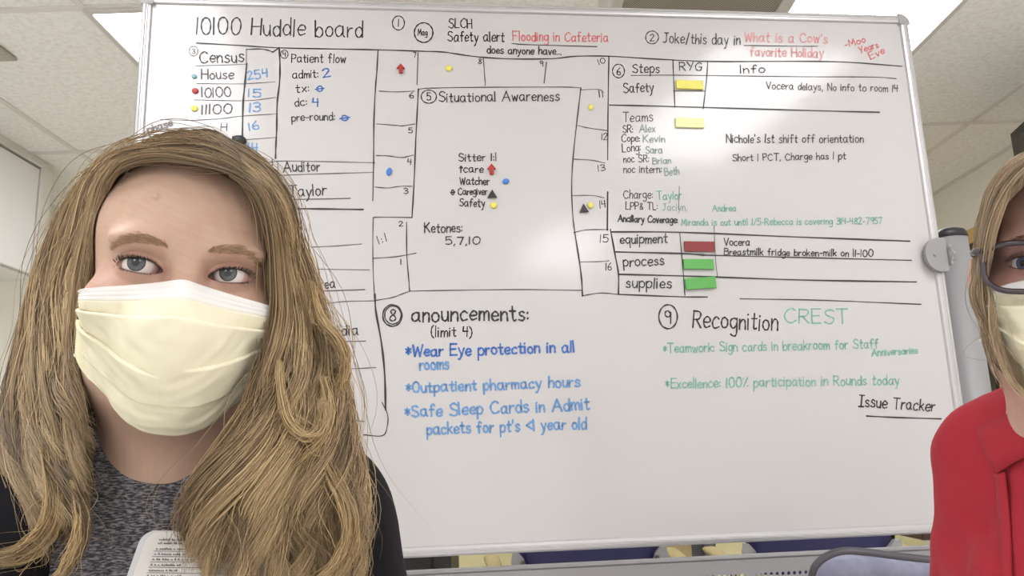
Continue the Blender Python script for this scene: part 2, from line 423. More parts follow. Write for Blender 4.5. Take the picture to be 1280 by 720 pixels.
# ---------------------------------------------------------------- handwriting: a single-stroke hand
def circ(cx, cy, rx, ry, a0=80, a1=460, n=11):
    return [(cx+rx*math.cos(R(a0+(a1-a0)*k/(n-1))), cy+ry*math.sin(R(a0+(a1-a0)*k/(n-1)))) for k in range(n)]
GLY = {
'A':'0 0 4 10;4 10 8 0;1.5 3.8 6.6 4','B':'0 0 0 10;0 10 5 9.3 5.4 6.6 3 5.5 .2 5.3;3 5.5 6.4 4.5 6 1 3 0 0 0','C':'6.6 8.4 4.4 10 1.4 8.4 0 5 1.4 1 4.4 0 6.8 1.5',
'D':'0 0 0 10;0 10 4 9.3 6.6 6 6 1.8 3 .2 0 0','E':'5.4 10 0 10;0 10 0 0;0 0 5.4 .2;0 5.2 4.5 5.3','F':'6 10 0 10;0 10 0 0;0 5.4 4.5 5.4','G':'6.4 8.6 4.4 10 1.4 8.4 0 5 1.4 .8 4.4 0 6.4 1.6 6.4 4.4;6.8 4.4 4 4.4',
'H':'0 0 .2 10;6.2 0 6.2 10;0 5 6.2 5.2','I':'0 10 5 10;2.5 10 2.5 0;0 0 5 0','|':'0 0 0 10','J':'1 10 5.6 10;3.6 10 3.6 2.6 2.2 .2 0 1.2','K':'0 0 0 10;5.6 10 0 4.5;1.6 5.8 6 0','L':'0 10 0 0;0 0 4.8 0',
'M':'0 0 1 10;1 10 3.8 3;3.8 3 6.6 10;6.6 10 7.6 0','N':'0 0 0 10;0 10 5.8 0;5.8 0 5.8 10','P':'0 0 0 10;0 10 4.6 9.6 5.6 7.4 3.8 5 0 4.7','R':'0 0 0 10;0 10 4.6 9.6 5.6 7.4 3.8 5.2 0 4.8;2.2 5 6 0',
'S':'5.6 8.8 3.5 10 .8 8.8 .8 6.6 3 5.3 5.4 4 5.8 1.8 3.5 0 0 1.2','T':'0 10 6.6 10;3.3 10 3.3 0','V':'0 10 3.2 0;3.2 0 6.4 10','W':'0 10 1.8 0;1.8 0 4 8;4 8 6.2 0;6.2 0 8.2 10','Y':'0 10 3.2 5;6.4 10 2.6 0',
'a':'4.6 5.4 2.8 6.2 .5 5 0 2.5 1.4 .2 3.4 .8 4.6 3;4.6 6 4.7 1.4 5.6 .1','b':'0 10 0 0;0 3 2 5.9 4.4 5 4.7 2 2.8 0 0 .8','c':'4.3 5.2 2.6 6.2 .4 4.6 0 2.4 1.5 .1 4.4 .8','d':'4.6 10 4.6 0;4.6 3.6 3.2 6 .9 5.4 0 2.8 1.2 .2 3.2 .4 4.6 2.5',
'e':'.2 3.1 4.3 3.4 4.1 5.4 2.4 6.2 .6 4.8 0 2.5 1.5 .1 4.4 .9','f':'4.2 9 2.9 10 1.7 8.5 1.7 0;0 5.6 3.6 5.6','g':'4.6 5.4 2.8 6.2 .5 5 0 2.8 1.4 .6 3.4 1.2 4.6 3.2;4.6 6 4.6 -1 3.8 -3.5 2 -4 .2 -3','h':'0 10 0 0;0 3 1.9 5.8 3.7 5.5 4.2 3.5 4.2 0',
'i':'0 6 0 0;0 8.1 .2 8.6','j':'1.4 6 1.4 -2 .6 -3.8 -.6 -3.4;1.4 8.1 1.6 8.6','k':'0 10 0 0;4 6 0 2.4;1.4 3.4 4.4 0','l':'0 10 0 0','m':'0 6 0 0;0 3.5 1.7 5.9 3 5 3.2 0;3.2 3.5 4.9 5.9 6.3 5 6.5 0','n':'0 6 0 0;0 3.2 1.9 5.8 3.7 5.4 4.2 3.2 4.2 0',
'p':'0 6 0 -4;0 4 2 6.2 4.4 5 4.6 2.2 2.8 0 0 .8','q':'4.6 5.4 2.8 6.2 .5 5 0 2.8 1.4 .6 3.4 1.2 4.6 3.2;4.6 6 4.6 -4','r':'0 6 0 0;0 3 1.3 5.3 3.3 5.7','s':'3.7 5.3 2 6.2 .5 5.2 .9 3.7 3 2.8 3.9 1.4 2.4 0 0 .7','t':'1.7 9 1.7 1 2.8 0 3.6 .4;0 6 3.6 6',
'u':'0 6 .2 1.6 1.7 0 3.3 .8 4.2 3;4.2 6 4.2 0','v':'0 6 2.1 0;2.1 0 4.2 6','w':'0 6 1.5 0;1.5 0 3 5;3 5 4.5 0;4.5 0 6 6','x':'0 6 4 0;4 6 0 0','y':'0 6 2.2 .8;4.6 6 2.6 0 1.3 -3.3 0 -4','z':'0 6 4 6;4 6 0 0;0 0 4.2 0',
'1':'0 0 .3 10','2':'0 8 2 10 4.5 9 4.2 6.5 0 0;0 0 5.2 .3','3':'0 9 2.5 10 4.5 8.4 3.8 6 1.6 5.3;1.6 5.3 4.5 4.4 4.8 1.6 2.4 0 0 1','4':'.4 10 0 5;0 5 5 5;4.4 9.5 4.2 0','5':'4.8 10 .6 10;.6 10 .3 5.6;.3 5.6 2.8 6.4 4.8 4.4 4.4 1 2 0 0 .8',
'6':'3.6 10 1 6.5 0 2.8 1.7 0 4 .4 4.5 3 2.8 4.8 .4 3.4','7':'0 10 5 10;5 10 2 0','8':'4.4 8.6 2.4 10 .6 8.4 2 6 4.2 4 4.6 1.4 2.4 0 .2 1.6 1 4.2 3.4 6.2 4.4 8.6','9':'4.5 7.6 2.8 10 .4 8.8 .6 6 2.8 5.2 4.5 7;4.6 8.6 4.2 0',
':':'0 1 .2 1.5;0 5 .2 5.5','.':'0 .2 .3 .5',',':'.6 .6 0 -1.6','-':'0 3.6 3.4 3.7','/':'0 -1 4 10.6','%':'5 9.6 .4 0;.3 8.2 .5 8.6;5 .4 5.2 .8','*':'2 2 2 8;0 3.6 4 6.6;0 6.6 4 3.6','(':'2.4 11 .4 8 0 4.5 .6 1 2.4 -1.6',')':'0 11 2 8 2.4 4.5 1.8 1 0 -1.6',"'":'.4 10 0 7.6','<':'4.4 7.4 0 4.4;0 4.4 4.6 1.6','&':'4.6 .2 1 6.4 1.2 8.6 3 8.6 3 6.6 .2 3 .4 .8 2.4 .2 4.6 3.4','^':'2 0 2 9.4;0 6.6 2 9.6;2 9.6 4 6.6',
}
def glyph(ch):
    if ch in 'O0': return [circ(3.1, 5, 3.1, 5)], 6.2
    if ch == 'o': return [circ(2.3, 3, 2.3, 3)], 4.6
    if ch == '~': return [circ(3, 4, 2.6, 4), [(-1.2, 3.6), (7, 4.4)]], 6
    st = []
    for s in GLY[ch].split(';'):
        n = [float(x) for x in s.split()]; st.append(list(zip(n[::2], n[1::2])))
    return st, max(p[0] for s in st for p in s)
rng = random.Random(7)
def text_strokes(txt, p0, p1, h, jit=1.0):
    """polylines in picture pixels for a line of handwriting from p0 to p1 (baseline), capitals h high"""
    out = []; x = 0.0
    for ch in txt:
        if ch == ' ': x += 5.0; continue
        st, wd = glyph(ch)
        sc = 1+rng.uniform(-.06, .06)*jit; dy = rng.uniform(-.45, .45)*jit; sh = rng.uniform(-.05, .05)*jit
        for s in st:
            q = [(x+(a+b*sh)*sc+rng.uniform(-.12, .12)*jit, b*sc+dy+rng.uniform(-.15, .15)*jit) for a, b in s]
            out.append(crom(q, 5) if len(q) > 2 else np.array(q))
        x += wd*sc+(2.6 if wd < 1 else 2.0)
    W_ = max(x-1.9, 1); p0 = np.array(p0, float); p1 = np.array(p1, float); e = (p1-p0)/W_
    L = np.linalg.norm(p1-p0); up = np.array([(p1-p0)[1], -(p1-p0)[0]])/L*h/10.0
    return [p0+s[:, :1]*e+s[:, 1:]*up for s in out]
def ribbon(mb, px_pts, wpx, off=0.0009):
    """a marker stroke lying on the board"""
    P = np.array([on_board(a, b) for a, b in px_pts]); S = np.stack([(P-BC)@BU, (P-BC)@BV], 1)
    keep = [0]+[i for i in range(1, len(S)) if np.linalg.norm(S[i]-S[i-1]) > 1e-5]; S = S[keep]
    if len(S) < 2: return
    hw = wpx*0.5*1.75/FPX; n = len(S); T = np.gradient(S, axis=0); T /= np.linalg.norm(T, axis=1)[:, None]+1e-12
    N = np.stack([-T[:, 1], T[:, 0]], 1); wv = hw*(0.9+0.2*np.sin(np.arange(n)*0.9+rng.random()*6))
    L_, R_ = S+N*wv[:, None], S-N*wv[:, None]
    V = [bp(a, b, off) for a, b in L_]+[bp(a, b, off) for a, b in R_]
    F = [(i, n+i, n+i+1, i+1) for i in range(n-1)]
    for e, sg in ((0, -1), (n-1, 1)):                       # round ends
        b0 = len(V); arc = [R(a) for a in (-90, -45, 0, 45, 90)]
        for a in arc: V.append(bp(*(S[e]+hw*(sg*T[e]*math.cos(a)+N[e]*math.sin(a))), off))
        F.append(tuple(range(b0, b0+5)) if sg < 0 else tuple(range(b0, b0+5)))
    mb.add(V, F)
def ink(name, rgb): return mat(name, srgb(*rgb), 0.45)
BLK = ink('black_ink', (44,41,42)); GRY = ink('faded_black_ink', (112,108,108)); THN = ink('worn_black_ink', (84,80,80))
RED = ink('red_ink', (206,104,106)); PNK = ink('faded_red_ink', (214,146,148)); BLU = ink('blue_ink', (62,106,178)); LBL = ink('light_blue_ink', (106,148,196))
GRN = ink('green_ink', (112,166,150)); LGN = ink('light_green_ink', (124,176,160)); TEA = ink('grey_green_ink', (132,154,152))
def write(label, inkm, wpx, *lines, name='handwriting'):
    for ln in lines:                                        # each written line is a part of its own
        mb = MB()
        for s in text_strokes(*ln[:4]): ribbon(mb, s, wpx)
        mb.build(name, inkm, root, label=label)
def rule(label, inkm, *strokes, name='ruled_line'):
    for wpx, pts in strokes:
        mb = MB(); ribbon(mb, crom(pts, 6) if len(pts) > 2 else np.array(pts, float), wpx)
        mb.build(name, inkm, root, label=label)
def numbered(label, d, c, rx, ry, h, wpx, inkm, double=False):
    mb = MB(); ribbon(mb, crom(circ(c[0], c[1], rx, ry, 100, 480, 14), 4), wpx)
    if double: ribbon(mb, crom(circ(c[0]+.6, c[1]-.5, rx-1.8, ry-2.2, 60, 430, 14), 4), wpx*.8)
    wd = glyph(d)[1]*h/10.0
    for s in text_strokes(d, (c[0]-wd/2, c[1]+h/2), (c[0]+wd/2+.3, c[1]+h/2), h): ribbon(mb, s, wpx)
    mb.build('circled_number', inkm, root, label=label)
write('black handwritten board title', BLK, 2.0, ('10100 Huddle board', (246,42), (453,47.5), 21))
numbered('circled 3', '3', (242,64), 5.5, 6, 6, 1, GRY); numbered('circled 4', '4', (355.5,68), 4.6, 5.2, 6, 1.2, BLK)
write('black census list', BLK, 1.9, ('Census', (250,78.5), (305,77.5), 14.5))
write('black census entries', THN, 1.8, ('House', (252,99), (292,99), 11.5), ('10100', (252.5,121.5), (289,121), 12), ('11100', (252.5,143), (290,142), 12))
write('blue census counts', LBL, 2.0, ('254', (310.5,100), (335,96.5), 10.5), ('15', (310.5,121), (326,121), 10), ('13', (312,140), (325,140), 11), ('16', (312,163), (324,161), 9.5), ('14', (311,191), (322,191), 12))
write('faded grey smudged word', GRY, 2.2, ('phase', (186,166.5), (216,157), 9))
write('faded letters cut by the hair', GRY, 1.5, ('H', (276,163.5), (283.5,163.5), 9))
rule('census table lines', THN, (1.0, [(245,82.5),(308,80.5)]), (0.9, [(246,104.5),(300,105),(344,102.5)]), (0.9, [(243,125),(307,126),(345,122)]), (0.9, [(201,149.5),(240,150.5),(280,148),(300,145.5),(345,142.5)]), (1.1, [(303,175),(344,172)]), (1.0, [(308,62),(307.5,104)]))
rule('bold census column lines', BLK, (2.4, [(308.5,80),(306,107),(304,130),(303,172)]), (1.8, [(308,62),(325,61.5),(335,63),(341,65.5)]), (1.8, [(341,65.5),(349,60)]), (2.2, [(349,60),(350,80),(349.5,103),(346.5,130),(346,160),(345,180),(344.5,198)]))
write('black patient flow list', BLK, 1.5, ('Patient flow', (364.5,78), (432,79), 11), ('admit:', (366,98), (398,97), 10), ('tx:', (370,116), (387,114.5), 10), ('dc:', (369,133), (384,132), 10), ('pre-round:', (365,151.5), (419,150), 9.5))
write('blue patient flow counts', BLU, 2.0, ('2', (404.5,97), (413,96), 10), ('~', (396,115), (404,114.5), 8), ('4', (391,133), (398,133), 10), ('~', (427,151.5), (436,150.5), 8.5))
rule('long black line under the title', BLK, (1.8, [(246,54),(300,57),(348,60),(420,61.5),(473,62.5),(520,64),(551,65),(570,67.5),(600,71.5),(640,73.8),(690,73.5),(720,70.5),(761,70.5),(820,74),(890,77),(1000,76.8),(1060,78),(1127,83)]))
write('black auditor entries', BLK, 1.7, ('Auditor', (354.5,215), (400,213.5), 12), ('Taylor', (362,246), (408,244), 13.5))
write('small grey word cut by the hair', THN, 1.2, ('ted', (328,208), (341,207), 8))
write('black names cut by the hair', BLK, 1.6, ('Andrea', (376,362), (419,359.5), 12), ('Lydia', (409,420), (448,419), 13))
rule('auditor table lines', THN, (1.1, [(340,204),(348,201.5),(400,202),(469,203.5)]), (1.1, [(345,219.5),(400,217.5),(467,215.5)]), (1.2, [(347,202),(348,219)]), (1.1, [(366,249.5),(438,248)]), (1.0, [(389,309),(420,307.5),(452,305)]), (1.0, [(397,336.5),(462,337.5)]), (1.2, [(400,364),(456,362)]), (1.0, [(405,380),(430,377),(470,376)]), (1.3, [(425,427),(457,426.5)]), (1.1, [(395,461),(435,461),(470,459.5)]), (1.2, [(443,525),(455,527)]))
rule('thick black auditor line', BLK, (2.2, [(360,261),(400,261.2),(454,262)]))
rule('left frame lines of the room map', BLK, (1.7, [(472.5,62.5),(471,90),(469.5,108),(467.5,150),(467,205)]), (1.2, [(467,205),(466,251)]), (1.0, [(466.5,272),(466,300),(466.5,340),(468,368)]), (2.4, [(468.5,368),(470,390),(477,430),(481,470),(482,512)]), (1.2, [(477.5,503),(484.5,518),(484,533),(478,544.5),(454,543.5)]))
rule('room map cell lines', THN, (1.5, [(522.5,66),(521.3,106)]), (1.3, [(604,73),(606,97),(606.5,107)]), (1.8, [(683,78),(680,104)]), (1.2, [(474,114),(495,115),(518,114)]), (1.3, [(471,155),(497,157),(503,157.5),(518.5,155)]), (1.4, [(470.5,194.5),(485,195),(502,197),(516.5,194)]), (1.2, [(469,234),(485,235),(500,233),(515,233)]), (1.3, [(466.5,273),(472,271.5),(514.5,272)]), (1.4, [(466,323),(495,321),(520,316.5)]), (1.0, [(725,112.5),(748,112),(754.5,116)]), (1.3, [(722,157),(735,160),(759.5,163.5)]), (1.3, [(717.5,199),(740,200.5),(756,204)]), (1.1, [(715,244.5),(740,244.5),(755,247.5)]), (1.3, [(717,291),(733,287.5),(760,287)]), (1.1, [(724,327.5),(750,327),(761,326)]))
rule('situation box outline', BLK, (1.2, [(523,111.5),(540,110.3),(600,109.3),(700,109),(726,110)]), (1.7, [(523,111.5),(521.5,140),(519.5,180),(517.5,230),(515,272)]), (1.4, [(508.2,278),(508.5,318),(511,350),(512,364)]), (1.5, [(726,110),(722.5,140),(717,190),(714.5,232),(716,270),(718.5,291)]), (2.0, [(718.5,291),(724,326),(727,350),(728,370)]), (1.1, [(512,364),(560,363),(650,362),(728,363)]), (1.1, [(470,375.5),(490,372),(500,368.5),(512,364)]), (1.2, [(728,370),(735,368.5),(752,366.3),(773,368)]), (1.6, [(761,71),(760,130),(759.5,200)]), (1.8, [(759.5,240),(759,288)]))
write('small room numbers', BLK, 1.2, ('7', (517,72), (520,72), 6), ('8', (598,80), (601.5,80), 6.5), ('9', (675,83), (679,83), 7), ('10', (749,81), (757,78), 6.5), ('11', (749.5,122), (755,121), 8.5), ('6', (512,123), (517,123), 7), ('5', (511,166), (515.5,166), 6.5), ('4', (509.5,206), (514,206), 7), ('3', (505,242), (510,242), 6.5), ('2', (499,283), (504,283), 6), ('1', (501,331), (501.6,331), 6.5), ('12', (752,175), (759,175), 8), ('13', (748,214.5), (756.5,213.5), 8), ('14', (750,260), (757,259), 9), ('15', (750,303), (760,303), 9), ('16', (757,338), (764,338), 9), ('1:1', (474,305), (484.5,301), 10), name='room_number')
numbered('circled 1', '1', (498,29), 7.5, 8.8, 9, 1.5, BLK)
rule('drawn circle round Mag', BLK, (1.9, circ(529.5, 41, 11.6, 12.3, 100, 480, 14)), name='drawn_circle')
write('small black Mag', BLK, 1.3, ('Mag', (522.5,44), (534,44), 7.5))
write('black safety alert heading', BLK, 1.7, ('SLCH', (561,35), (590,35), 11.5), ('Safety alert', (560,52), (630,52), 12.5), ('does anyone have...', (609,67), (702,68.5), 9))
write('red flooding note', RED, 1.7, ('Flooding in Cafeteria', (641,51), (760,52.5), 11.5))
rule('underlines of the headings', BLK, (1.3, [(640,54.5),(660,56),(746,58.5)]), (1.2, [(930,57),(1000,58),(1022,58)]), (1.2, [(789,94.5),(827,94)]), (1.1, [(827,94),(885,94.5),(1000,96),(1090,96.5),(1120,98.5)]))
numbered('circled 5', '5', (536,121), 9.5, 8.3, 9, 1.5, BLK); write('black situational awareness heading', BLK, 1.7, ('Situational Awareness', (549,127.5), (699,126), 12))
write('black magnet key', BLK, 1.6, ('Sitter 1:1', (573.5,202), (621,201), 9.5), ('^care', (574,216), (604,215.5), 9), ('Watcher', (575,231), (612,231), 9), ('~ Caregiver', (564,244), (609,243), 8), ('Safety', (574.5,258), (606,258.5), 10))
write('black ketones note', BLK, 1.6, ('Ketones:', (531,291), (578,290), 11.5), ('5,7,10', (557.5,306), (600,305), 9))
numbered('circled 2', '2', (815,47), 8, 8, 9, 1.5, BLK); write('black joke heading', BLK, 1.6, ('Joke/this day in', (829,54), (925,56), 13))
write('red joke text', PNK, 2.0, ('What is a Cow\'s', (931,52), (1034,54), 12), ('favorite Holiday', (938,70), (1029,72), 11))
write('red joke answer', RED, 1.6, ('-Moo', (1057,60), (1082,52.5), 8), ('Years', (1075,67), (1098,59.5), 8), ('Eve', (1088,74), (1106,66.5), 8.5))
numbered('circled 6', '6', (773,89), 7.5, 8.5, 9, 1.5, BLK)
write('black steps table heads', BLK, 1.7, ('Steps', (791,91), (824,91), 11), ('RYG', (849.5,88), (877,88), 10), ('|nfo', (925.5,92), (956,91), 10), ('Safety', (779.5,116), (817,115), 11.5))
write('black delays note', THN, 1.5, ('Vocera delays, No info to room 14', (958,111.5), (1122,115), 9))
rule('steps table lines', BLK, (1.5, [(841,75),(842,100),(843.5,134)]), (1.5, [(884.5,78),(883,100),(879,136)]), (1.6, [(842,113.8),(881,114)]), (2.1, [(762,131.5),(830,133),(1000,138),(1099,140.5)]))
write('black team roles', THN, 1.4, ('Teams', (778.5,152.5), (816,152), 12), ('SR:', (778.5,166), (791,166), 9), ('Cope:', (777,177.5), (800,177), 9), ('Long:', (778,190), (801,188.5), 10), ('noc SR:', (779.5,203), (811,203), 9), ('noc intern:', (779.5,216), (827,216), 9.5), ('Charge:', (779.5,248), (816,248), 10), ('LPP& TL:', (782,262), (822,262), 9))
write('grey green team names', TEA, 1.6, ('Alex', (799,166), (819,165), 9.5), ('Kevin', (804,178), (831,177.5), 9), ('Sara', (807,192), (828,191.5), 9), ('Brian', (816,205), (838.5,204.5), 8), ('Beth', (831,219.5), (849,218.5), 9.5))
write('green charge names', GRN, 1.5, ('Taylor', (821.5,250), (852,249), 10), ('Andrea', (890.5,264), (920,264), 8))
write('faded green name', TEA, 1.2, ('Jaclyn,', (828,263.5), (859,263.5), 9))
write('black shift notes', BLK, 1.5, ("Nichole's 1st shift off orientation", (908,178.5), (1079,178.5), 10), ('Short 1 PCT, Charge has 1 pt', (916,201.5), (1057,199), 8.5))
write('bold black coverage heading', BLK, 1.8, ('Ancillary Coverage:', (772.5,277), (847,279), 8))
write('green coverage note', GRN, 1.4, ('Miranda is out until 1/5-Rebecca is covering 314-482-7957', (851.5,282), (1102,280), 8))
rule('equipment table lines', BLK, (2.1, [(765,290),(850,290.5),(1000,296.5),(1137,301.5)]), (2.3, [(770,315),(850,317),(880,319)]), (1.6, [(880,319),(1000,322),(1139,325.5)]), (2.1, [(774,343),(870,345.5),(1000,350),(1145,352.5)]), (1.8, [(773,368),(850,371),(884,371.3)]), (1.4, [(925,373.5),(1030,375.5),(1151,380.5)]), (2.0, [(763,287),(769,320),(773,343),(773,368)]), (1.3, [(849.5,291),(853,330),(856,369)]), (0.8, [(892.5,283),(894,320),(896.5,345)]), (0.8, [(849,233),(848,262)]))
write('black equipment table heads', BLK, 1.8, ('equipment', (775.5,304.5), (834,303.5), 11.5), ('process', (779.5,333), (830,331.5), 12), ('supplies', (782.5,359), (839,360.5), 13))
write('black equipment notes', BLK, 1.5, ('Vocera', (905,307), (937,307), 9), ('Breastmilk fridge broken-milk on 11-100', (905,318.5), (1091,321), 8.5))
numbered('circled 8', '8', (490.5,394.5), 12, 13.5, 15, 1.9, BLK, True)
write('bold black announcements heading', BLK, 2.5, ('anouncements:', (515,402), (661,400), 19))
write('black limit note', BLK, 1.7, ('(limit 4)', (539,420.5), (590,421), 12.5))
write('blue eye protection note', BLU, 2.6, ('*Wear Eye protection in all', (508,446), (718,440), 13.5), )
write('light blue announcements', LBL, 2.6, ('rooms', (525,462.5), (561,460.5), 14), ('*Outpatient pharmacy hours', (508,491), (725,483), 13), ('*Safe Sleep Cards in Admit', (507,521.5), (737,512), 14.5), ('packets for pt\'s <1 year old', (534,543), (733,536), 14))
numbered('circled 9', '9', (835,396), 11.5, 15, 16, 2.0, BLK)
write('bold black recognition heading', BLK, 2.2, ('Recognition', (866,408.5), (972,413), 22))
write('light green CREST', LGN, 1.9, ('CREST', (980.5,404), (1060,404), 18))
write('green recognition notes', LGN, 1.8, ('*Teamwork: Sign cards in breakroom for Staff', (829,441), (1098,435), 11.5), ('Anniversaries', (1090,445), (1147,442), 8.5), ('*Excellence: 100% participation in Rounds today', (832,485.5), (1124,480.5), 12))
write('black issue tracker note', BLK, 1.9, ('Issue Tracker', (1073,508), (1168,514), 14))
rule('line under issue tracker', BLK, (1.8, [(1083,520),(1120,521.8),(1176,523.5)]))

# ---------------------------------------------------------------- magnets on the board
def mg(name, rgb): return mat(name, srgb(*rgb), 0.45)
MR, MY, MBk, MBl, MG_, MC = mg('red_magnet', (172,44,44)), mg('yellow_magnet', (222,212,92)), mg('black_magnet', (40,38,40)), mg('blue_magnet', (66,120,196)), mg('green_magnet', (88,162,78)), mg('pale_blue_magnet', (128,170,182))
MDR, MPY = mg('dark_red_magnet', (128,30,32)), mg('pale_yellow_magnet', (232,230,168))
def magnet(name, px, py, wpx, hpx, shape, m, label, group=None, rot=0.0, th=0.005, cat='magnet'):
    c = on_board(px, py); S = ((c-BC)@BU, (c-BC)@BV); k = 1.75/FPX*1.0
    a, b = wpx*k/2, hpx*k/2
    if shape == 'round': P = [(a*math.cos(R(q)), b*math.sin(R(q))) for q in range(0, 360, 15)]
    elif shape == 'tri': P = [(-a, -b), (a, -b), (0, b)]
    elif shape == 'arrow': P = [(-a*.45, -b), (a*.45, -b), (a*.45, 0), (a, 0), (0, b), (-a, 0), (-a*.45, 0)]
    else: P = [(-a, -b), (a, -b), (a, b), (-a, b)]
    cr, sr = math.cos(R(rot)), math.sin(R(rot)); P = [(x*cr-y*sr, x*sr+y*cr) for x, y in P]
    mb = MB()
    if shape == 'round':
        n = len(P); V = []; F = []
        for sc, z in ((1, .0012), (1, th*.55), (.92, th*.8), (.75, th*.95), (.4, th)):
            V += [bp(S[0]+x*sc, S[1]+y*sc, z) for x, y in P]
        for i in range(4):
            for q in range(n): r_ = (q+1)%n; F.append((i*n+q, i*n+r_, (i+1)*n+r_, (i+1)*n+q))
        F.append(tuple(4*n+q for q in range(n))); mb.add(V, F, True)
    else:
        mb.prism(P, bp(S[0], S[1], .0012), BU, BV, BN*th)
    mb.build(name, m, None, label=label, cat=cat, group=group)
magnet('arrow_magnet', 501, 86.5, 10.5, 13, 'arrow', MR, 'red arrow magnet on the whiteboard in the room cell numbered 7', 'red arrow magnets')
magnet('arrow_magnet', 614.3, 212, 11, 14, 'arrow', MR, 'red arrow magnet on the whiteboard beside the word care', 'red arrow magnets')
magnet('round_magnet', 561, 86, 8.5, 8, 'round', MY, 'yellow dot magnet on the whiteboard in the room cell numbered 8', 'yellow dot magnets')
magnet('round_magnet', 738.3, 134.5, 7, 7.5, 'round', MY, 'yellow dot magnet on the whiteboard in the room cell just below number 11', 'yellow dot magnets')
magnet('round_magnet', 617, 257, 8.5, 8.5, 'round', MY, 'yellow dot magnet on the whiteboard beside the word Safety in the key', 'yellow dot magnets')
magnet('round_magnet', 737.8, 257, 7.5, 8, 'round', MY, 'yellow dot magnet on the whiteboard touching the small black triangle in cell 14', 'yellow dot magnets')
magnet('round_magnet', 243.5, 136, 8, 8, 'round', MY, 'yellow dot magnet on the whiteboard in front of the census number 11100', 'yellow dot magnets')
magnet('round_magnet', 244.3, 114, 8, 7.5, 'round', MR, 'round red magnet on the whiteboard in front of the census number 10100')
magnet('round_magnet', 243, 96, 6.5, 5.5, 'round', MC, 'tiny pale blue magnet on the whiteboard in front of the word House')
magnet('round_magnet', 486.5, 215, 7, 10.5, 'round', MBl, 'blue oval magnet on the whiteboard in the room cell numbered 4', 'blue oval magnets', -15)
magnet('round_magnet', 632.2, 227, 9, 7, 'round', MBl, 'blue oval magnet on the whiteboard beside the word Watcher', 'blue oval magnets', 20)
magnet('triangle_magnet', 615, 242.7, 12, 10.5, 'tri', MBk, 'black triangle magnet on the whiteboard beside the word Caregiver', 'black triangle magnets')
magnet('triangle_magnet', 729.3, 260.5, 11.5, 11, 'tri', MBk, 'black triangle magnet on the whiteboard in the room cell numbered 14', 'black triangle magnets', 3)
magnet('strip_magnet', 861.5, 107, 37, 12, 'rect', MY, 'bright yellow strip magnet on the whiteboard in the Safety row', 'coloured strip magnets', -1)
magnet('strip_magnet', 861.5, 154.5, 38.5, 13, 'rect', MPY, 'pale yellow strip magnet on the whiteboard beside the word Teams', 'coloured strip magnets', -1)
magnet('strip_magnet', 873.5, 308.7, 39.5, 13, 'rect', MDR, 'dark red strip magnet on the whiteboard in the equipment row', 'coloured strip magnets', -1)
magnet('strip_magnet', 872.5, 330.7, 39.5, 13, 'rect', MG_, 'green strip magnet on the whiteboard in the process row', 'coloured strip magnets', -1)
magnet('strip_magnet', 875, 354.3, 40, 14.5, 'rect', MG_, 'green strip magnet on the whiteboard in the supplies row, slightly tilted', 'coloured strip magnets', 3)
# black marker clip seen over the left woman's hair
kk = MB(); a = on_board(291, 175.5, 0.006); b = on_board(301, 174.5, 0.008); c = on_board(307, 179, 0.006)
kk.tube([a, (a+b)/2, b, (b+c)/2, c], [0.010, 0.011, 0.0105, 0.009, 0.003], 14, flat=0.55, up=BN)
kk.build('clip_magnet', MBk, None, label='black magnet clip on the whiteboard just above the left woman\'s hair', cat='magnet')
